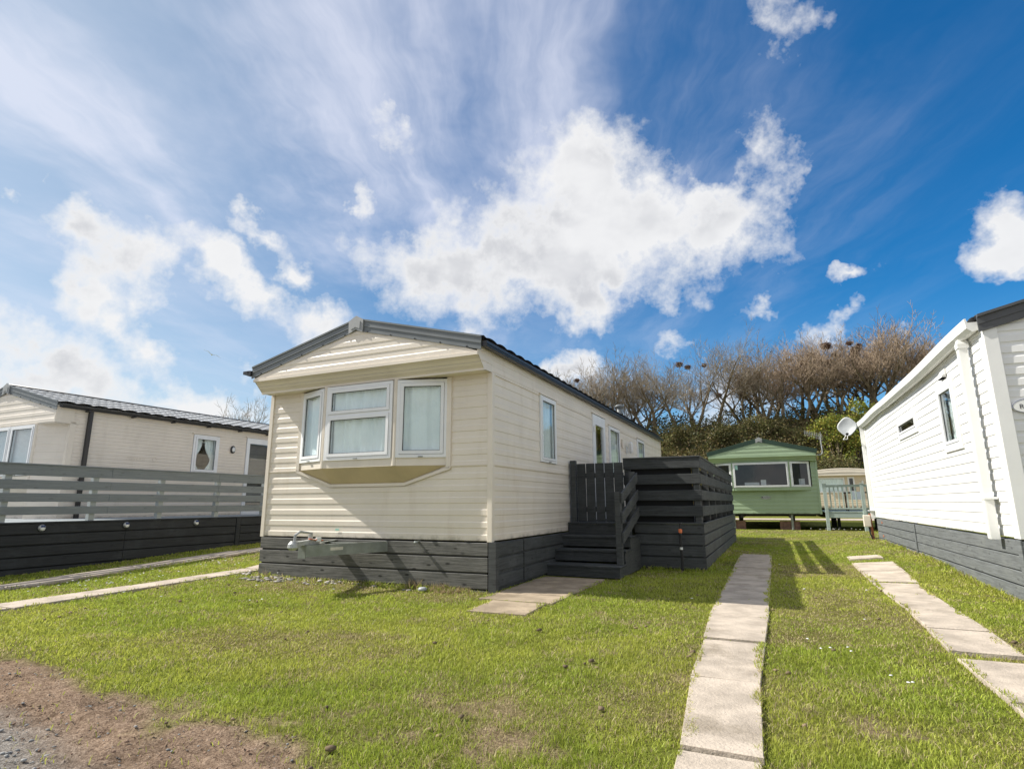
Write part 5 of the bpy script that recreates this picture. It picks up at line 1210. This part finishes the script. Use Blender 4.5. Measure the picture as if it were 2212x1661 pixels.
# ================================================================== BANK, SCRUB AND TREES
def crest(x): return np.interp(x, [-200, -30, -10, 6, 15.7, 24, 34, 46, 120, 300], [1.5, 2, 4, 7.0, 8.3, 9.2, 9.9, 10.8, 12, 12])
def bank(x, y): 
    y0 = 42 + (vnoise(x, y * 0, 9, 71, 2) - .5) * 2
    return crest(x) * ss(y, y0, 61) ** .9 * (1 + .0 * x) + (vnoise(x, y, 3, 73, 4) - .5) * .8 * ss(y, 44, 50)
bx = np.arange(-120, 200, 1.2); by = np.concatenate([np.arange(40, 70, .8), np.arange(70, 200, 8)])
BX, BY = np.meshgrid(bx, by); BZ = bank(BX, BY) - .05; cn = vnoise(BX, BY, 2.5, 75, 4)[..., None]
cb_ = np.array([.085, .075, .035]) * (.5 + cn) * (1 - ss(cn, .5, .7) * .4) + np.array([.06, .085, .025]) * ss(cn, .5, .7) * .5
ny, nx = BX.shape; idx = np.arange(nx * ny).reshape(ny, nx); fc = np.stack([idx[:-1, :-1], idx[:-1, 1:], idx[1:, 1:], idx[1:, :-1]], -1).reshape(-1, 4)
tag(np_mesh('hill', np.stack([BX, BY, BZ], -1).reshape(-1, 3), fc, 4, 'hill', cb_.reshape(-1, 3), True), None, None, None, 'structure')
def leaf_cloud(P, size, C, r):
    n = len(P); a = r.normal(size=(n, 3)); a /= np.linalg.norm(a, axis=1)[:, None]; b = r.normal(size=(n, 3)); b -= a * (a * b).sum(1)[:, None]; b /= np.linalg.norm(b, axis=1)[:, None]
    s = (size * r.uniform(.6, 1.3, n))[:, None]
    V = np.stack([P - a * s, P + b * s * .55, P + a * s, P - b * s * .55], 1).reshape(-1, 3)
    return V, np.arange(n * 4).reshape(-1, 4), np.repeat(C, 4, 0)
r = np.random.default_rng(21); n = 80000
x = r.uniform(2, 58, n); y = 43 + 19 * r.random(n) ** 1.1; cl = vnoise(x, y, 2.2, 81, 3); cl2 = vnoise(x, y, .8, 83, 3)
hgt = (ss(cl, .35, .7) * 1.6 + .25) * r.random(n) ** .8 * (.6 + .8 * cl2)
P = np.stack([x, y, bank(x, y) + hgt], -1)
pal = np.array([[.05, .055, .02], [.12, .11, .035], [.19, .145, .06], [.21, .145, .08], [.15, .145, .04]]); w = np.stack([ss(cl, .3, .6), .7 * np.ones(n), .8 * (1 - cl), .55 * (1 - cl2), .5 * cl2], -1); w = w / w.sum(1)[:, None]
ch_ = (w.cumsum(1) < r.random(n)[:, None]).sum(1).clip(0, 4); C = pal[ch_] * r.uniform(.6, 1.4, n)[:, None]
V, T, C = leaf_cloud(P, np.full(n, .12), C, r)
tag(np_mesh('scrub', V, T, 4, 'leafA', C), 'tangled ivy and bramble scrub covering the steep bank', 'scrub', None, 'stuff')

def grow_tree(seed, H, lean=(0, 0), spread=1., fork=.36, levels=6, stems=1):
    """returns (trunk MB, crown MB). Tapered limbs down to fine twigs."""
    rn = random.Random(seed); big, fine = MB(), MB()
    def br(p, d, L, rad, lv):
        nseg = 3 if lv < 3 else 2; pts = [p]; rads = [rad]; q = p.copy(); dd = d.copy(); e = rad * (.62 if lv < 4 else .5)
        for i in range(nseg):
            dd = (dd + Vector((rn.gauss(0, .14), rn.gauss(0, .14), rn.gauss(.05, .10) + (.07 if lv > 1 else 0)))).normalized()
            q = q + dd * (L / nseg); pts.append(q.copy()); rads.append(rad + (e - rad) * (i + 1) / nseg)
        (big if lv < 3 else fine).tube(pts, rads, 7 if lv == 0 else (5 if lv < 3 else 3), cap=False)
        if lv >= levels: return
        k = 4 if lv == 0 else ((3 if rn.random() < .5 else 4) if lv < 3 else ((2 if rn.random() < .35 else 3) if lv < levels - 1 else 3))
        a0 = rn.uniform(0, 6.28)
        for j in range(k):
            t = 1.0 if j == 0 else rn.uniform(.62 if lv == 0 else .35, .98); i = min(int(t * nseg), nseg - 1); f = t * nseg - i; pp = pts[i].lerp(pts[i + 1], f)
            a = a0 + j * 2 * pi / k + rn.uniform(-.5, .5); tilt = (rn.uniform(.12, .35) if j == 0 else rn.uniform(.50, 1.0)) * spread
            ax_ = dd.cross(Vector((cos(a), sin(a), .13))).normalized(); nd = (Matrix.Rotation(tilt, 3, ax_) @ dd); nd.z = max(nd.z, -.10) if lv < 3 else nd.z; nd.normalize()
            br(pp, nd, L * rn.uniform(.64, .82) * (1. if j == 0 else .92), max(rads[i] * (.74 if j == 0 else .55), .0085), lv + 1)
    for s in range(stems):
        d = Vector((lean[0] + rn.uniform(-.1, .1) + (0 if stems == 1 else .35 * cos(s * 2.2 + seed)), lean[1] + (0 if stems == 1 else .3 * sin(s * 2.2 + seed)), 1)).normalized()
        br(Vector((.25 * s * (1 if s % 2 else -1), 0, -.3)), d, H * fork * rn.uniform(.8, 1.1), .19 * H / 9 * (1 if stems == 1 else .75), 0)
    top = np.percentile([v[2] for v in fine.v], 97); k = H / top
    for m in (big, fine): m.v = [(a * k, b * k, c * k) for a, b, c in m.v]
    return big, fine
protos = []
specs = [(11, 8.0, (0, 0), 1.0, .34, 1), (23, 8.0, (.15, 0), .95, .26, 2), (35, 8.0, (-.1, 0), .85, .40, 1), (47, 8.0, (0, 0), 1.05, .24, 3), (59, 8.0, (-.3, 0), .9, .36, 1), (61, 8.0, (.1, 0), 1.1, .22, 3)]
for i, (sd, H, lean, spd, fk, stm) in enumerate(specs):
    b, f = grow_tree(sd, H, lean, spd, fk, 6, stm); protos.append((b, f))
tree_objs = []
kinds = ['with one straight trunk', 'with two leaning stems', 'with a tall clear trunk', 'with a clump of stems', 'leaning to the left', 'with low spreading stems']
# x, y, height, prototype, twig colour, label
TR = [(6.2, 61, 7.6, 3, 0, 'bare tree just clearing the central caravan roof, leftmost on the bank'), (9.2, 60, 8.3, 0, 0, 'round headed bare tree second from the left on the bank'),
      (12.0, 61, 7.9, 5, 0, 'low spreading bare tree above the flue of the central caravan'), (14.6, 59.5, 7.9, 3, 0, 'dense many stemmed bare tree right of the flue'),
      (17.3, 58.5, 8.6, 4, 0, 'bare tree with a trunk leaning strongly left near the far roof corner'), (19.3, 59, 8.8, 1, 0, 'twin stemmed bare tree with two nests left of the tallest slim tree'),
      (22.0, 59.5, 8.7, 2, 0, 'slim bare tree with a clear straight trunk and open crown'), (24.6, 60, 6.6, 5, 0, 'lower bare tree filling the dip between slim tree and the dense wood'),
      (26.6, 59, 6.9, 3, 1, 'short bushy bare tree with a nest left of the green caravan ridge'), (28.7, 59.5, 7.8, 0, 1, 'bare tree directly above the green caravan ridge'),
      (30.6, 58.5, 7.4, 1, 1, 'forked russet tree just right of the green caravan ridge'), (32.4, 60, 8.0, 3, 1, 'russet many stemmed tree behind the television aerial, left side'),
      (34.3, 59, 8.3, 2, 1, 'tall russet tree with a large nest high in its crown'), (36.4, 60, 8.3, 4, 1, 'leaning russet tree above the satellite dish, left side'),
      (38.3, 59, 8.3, 3, 1, 'russet tree clustered with nests above the satellite dish'), (40.4, 60, 8.3, 1, 1, 'twin stemmed russet tree behind the white caravan gutter end'),
      (42.6, 59, 8.1, 0, 1, 'broad round topped russet tree at the top of the wood'), (44.8, 60, 8.0, 5, 1, 'spreading russet tree right of the broad round topped one'),
      (47.2, 59, 7.6, 3, 1, 'russet tree partly cut off by the white caravan roof'), (49.8, 60, 7.2, 2, 1, 'rightmost russet tree behind the white caravan roof'),
      (10.6, 64, 7.2, 1, 0, 'thin bare tree standing farther back left of the flue'), (20.6, 64, 7.0, 0, 0, 'pale bare tree farther back between the twin stemmed and slim trees'),
      (29.6, 64, 8.0, 5, 1, 'bare tree farther back above the green caravan right slope'), (33.4, 65, 8.6, 0, 1, 'tree farther back inside the russet wood, left part'), (37.4, 64, 8.7, 5, 1, 'tree farther back inside the russet wood, middle part'), (41.5, 65, 8.8, 3, 1, 'tree farther back inside the russet wood, right part')]
cache = {}
for (x, y, H, pi_, tw, lab) in TR:
    key = (pi_, tw); z = float(bank(np.array([x]), np.array([y]))[0])
    t = empty('bare_tree', x, y, z - .05, (x * 1.7) % 6.28 if pi_ not in (4,) else .0, lab, 'tree', 'bare trees along the top of the bank')
    if key not in cache:
        cache[key] = (protos[pi_][0].build('trunk', 'bark', t), protos[pi_][1].build('crown', 'twig_red' if tw else 'twig', t))
    else:
        for q in cache[key]: c_ = q.copy(); col.objects.link(c_); c_.parent = t
    k = H / 8.0 * .99; t.scale = (k * (.9 + .25 * ((x * 7.3) % 1)), k, k * (.93 + .12 * ((x * 3.7) % 1)))
t = empty('bare_tree', -21.4, 45, .0, 0, 'bare tree top showing over the shiny tiled roof of the left caravan', 'tree')
for q in cache[(0, 0)]: c_ = q.copy(); col.objects.link(c_); c_.parent = t
t.scale = (1.05, 1.05, 1.09)
# rooks' nests
nests = [(7.0, 13.9), (18.1, 15.6), (19.0, 15.3), (20.8, 15.5), (24.7, 12.3), (22.1, 12.2), (30.0, 16.0), (31.6, 15.7), (32.5, 16.6), (34.2, 17.6), (34.9, 16.6), (34.3, 15.8), (36.8, 17.9), (37.4, 17.2), (37.1, 16.6), (37.8, 17.6), (31.0, 15.1)]
nlab = ['leftmost twiggy nest in the bare trees by the central roof', 'small nest in the twin stemmed bare tree, upper one', 'small nest in the twin stemmed bare tree, lower right one', 'nest on a side branch of the slim straight tree', 'nest in the low bushy tree left of the green caravan ridge', 'lower nest beside the slim straight tree',
        'nest at the left of the russet wood, above the green ridge', 'nest low in the russet wood left of the highest clump', 'nest just left of the highest clump in the russet wood', 'large nest at the top of the tall russet tree', 'nest just below the large top nest in the russet wood', 'smaller nest two below the large top nest', 'leftmost of the four clustered nests above the dish', 'central nest of the four clustered above the dish', 'lowest nest of the four clustered above the dish', 'rightmost of the four clustered nests above the dish', 'lowest small nest in the left part of the russet wood']
n0 = None
for i, (x, z) in enumerate(nests):
    if n0 is None:
        rn = random.Random(2); m = MB()
        for _ in range(240):
            a = rn.uniform(0, 6.28); e = rn.uniform(-1.2, 1.0); c = Vector((cos(a) * cos(e) * .32, sin(a) * cos(e) * .32, sin(e) * .24)) * rn.uniform(.3, 1.05); d = Vector((rn.gauss(0, 1), rn.gauss(0, 1), rn.gauss(0, .4))).normalized() * rn.uniform(.14, .30)
            m.tube([c - d, c + d], .017, 3, cap=False)
        n0 = m.build('nest', 'nest'); o = n0
    else: o = n0.copy(); col.objects.link(o)
    o.location = (x, 59.6, z); s = .65 + .35 * ((i * 37) % 10) / 10 + (.5 if i in (9, 13) else 0); o.scale = (s, s, s * 1.25); o.rotation_euler = (0, 0, i)
    tag(o, nlab[i], 'nest', "nests in the bank trees")
# yellow-green leafy shrubs on the bank
def shrub(seed, H, W, n, pal):
    r = np.random.default_rng(seed); k = 26; cen = np.stack([r.normal(0, W * .33, k), r.normal(0, W * .25, k), H * (.15 + .8 * r.random(k) ** .8)], -1); cen[:, :2] *= (1.25 - .75 * cen[:, 2:3] / H)
    ci_ = r.integers(0, k, n); P = cen[ci_] + r.normal(0, .30, (n, 3)); P[:, 2] = np.maximum(P[:, 2], .05); tone = r.uniform(.6, 1.35, k)[ci_]
    C = pal[r.integers(0, len(pal), n)] * (tone * r.uniform(.8, 1.2, n))[:, None]; V, T, Cc = leaf_cloud(P, np.full(n, .10), C, r)
    m = MB(); rn = random.Random(seed)
    for c in cen[:16]: p = Vector(c); m.tube([(rn.uniform(-.2, .2), 0, -.2), p * .55 + Vector((rn.uniform(-.2, .2), 0, 0)), p], [.05, .03, .012], 4, cap=False)
    return V, T, Cc, m
yg = np.array([[.26, .27, .035], [.20, .24, .035], [.30, .25, .05], [.13, .18, .03]]); dg_ = np.array([[.08, .09, .03], [.13, .125, .04], [.17, .14, .06]])
SH = [(27.2, 47, 3.0, 3.6, dg_, 'dark leafy shrub low on the bank behind the aerial'), (28.6, 50, 4.6, 3.0, yg, 'yellow green leafy shrub left of the satellite dish'), (30.3, 50, 5.0, 3.0, yg, 'yellow green leafy shrub directly behind the satellite dish'), (32.4, 51, 5.2, 3.4, yg, 'yellow green leafy shrub against the end of the white caravan'), (30.0, 46.5, 3.0, 3.2, yg, 'low yellow green shrub above the bowed white roof'),
      (16.0, 55, 1.7, 3.5, dg_, 'dark shrub on the bank near the far corner of the central roof'), (20.0, 54, 1.7, 3.6, dg_, 'dark ivy covered shrub left of the green caravan'), (24.5, 55, 1.7, 3.8, dg_, 'dark shrub on the bank over the green caravan left slope'), (28.5, 53, 1.7, 3.4, dg_, 'dark shrub on the bank over the green caravan right slope'), (35, 51, 4.6, 3.8, yg, 'yellow green shrub hidden mostly behind the white caravan')]
for i, (x, y, H, W, pal, lab) in enumerate(SH):
    V, T, Cc, m = shrub(100 + i, H, W, 3800 if pal is yg else 3000, pal); t = empty('leafy_shrub', x, y, float(bank(np.array([x]), np.array([y]))[0]) - .1, 0, lab, 'shrub', 'leafy shrubs on the bank')
    m.build('stem', 'bark', t); np_mesh('foliage', V, T, 4, 'leafA', Cc).parent = t
# birds in flight
for (loc, sp_n, mat, lab, yaw) in (((-21.9, 40, 11.7), .62, 'gull', 'pale bird flying above the left caravan roof', .7), ((23.6, 50, 14.4), .55, 'bird', 'dark bird flying over the bare trees', -.5)):
    m = MB(); b = .17; m.lathe([(.005, -b), (.03, -b * .6), (.045, 0), (.03, b * .6), (.012, b * .9), (.004, b * 1.05)], (0, 0, 0), 8, Matrix.Rotation(pi / 2, 4, 'X'))
    for s in (1, -1): m.prism([(s * .02, .07, .01), (s * sp_n * .5, .03, .12), (s * sp_n, -.08, .05), (s * sp_n * .5, -.09, .11), (s * .02, -.07, .01)], (0, 0, .012))
    m.prism([(-.02, -.14, 0), (.02, -.14, 0), (.05, -.26, 0), (-.05, -.26, 0)], (0, 0, .01))
    o = m.build('bird', mat); o.location = loc; o.rotation_euler = (.1, .35, yaw); tag(o, lab, 'bird')
print('objects', len(bpy.data.objects))
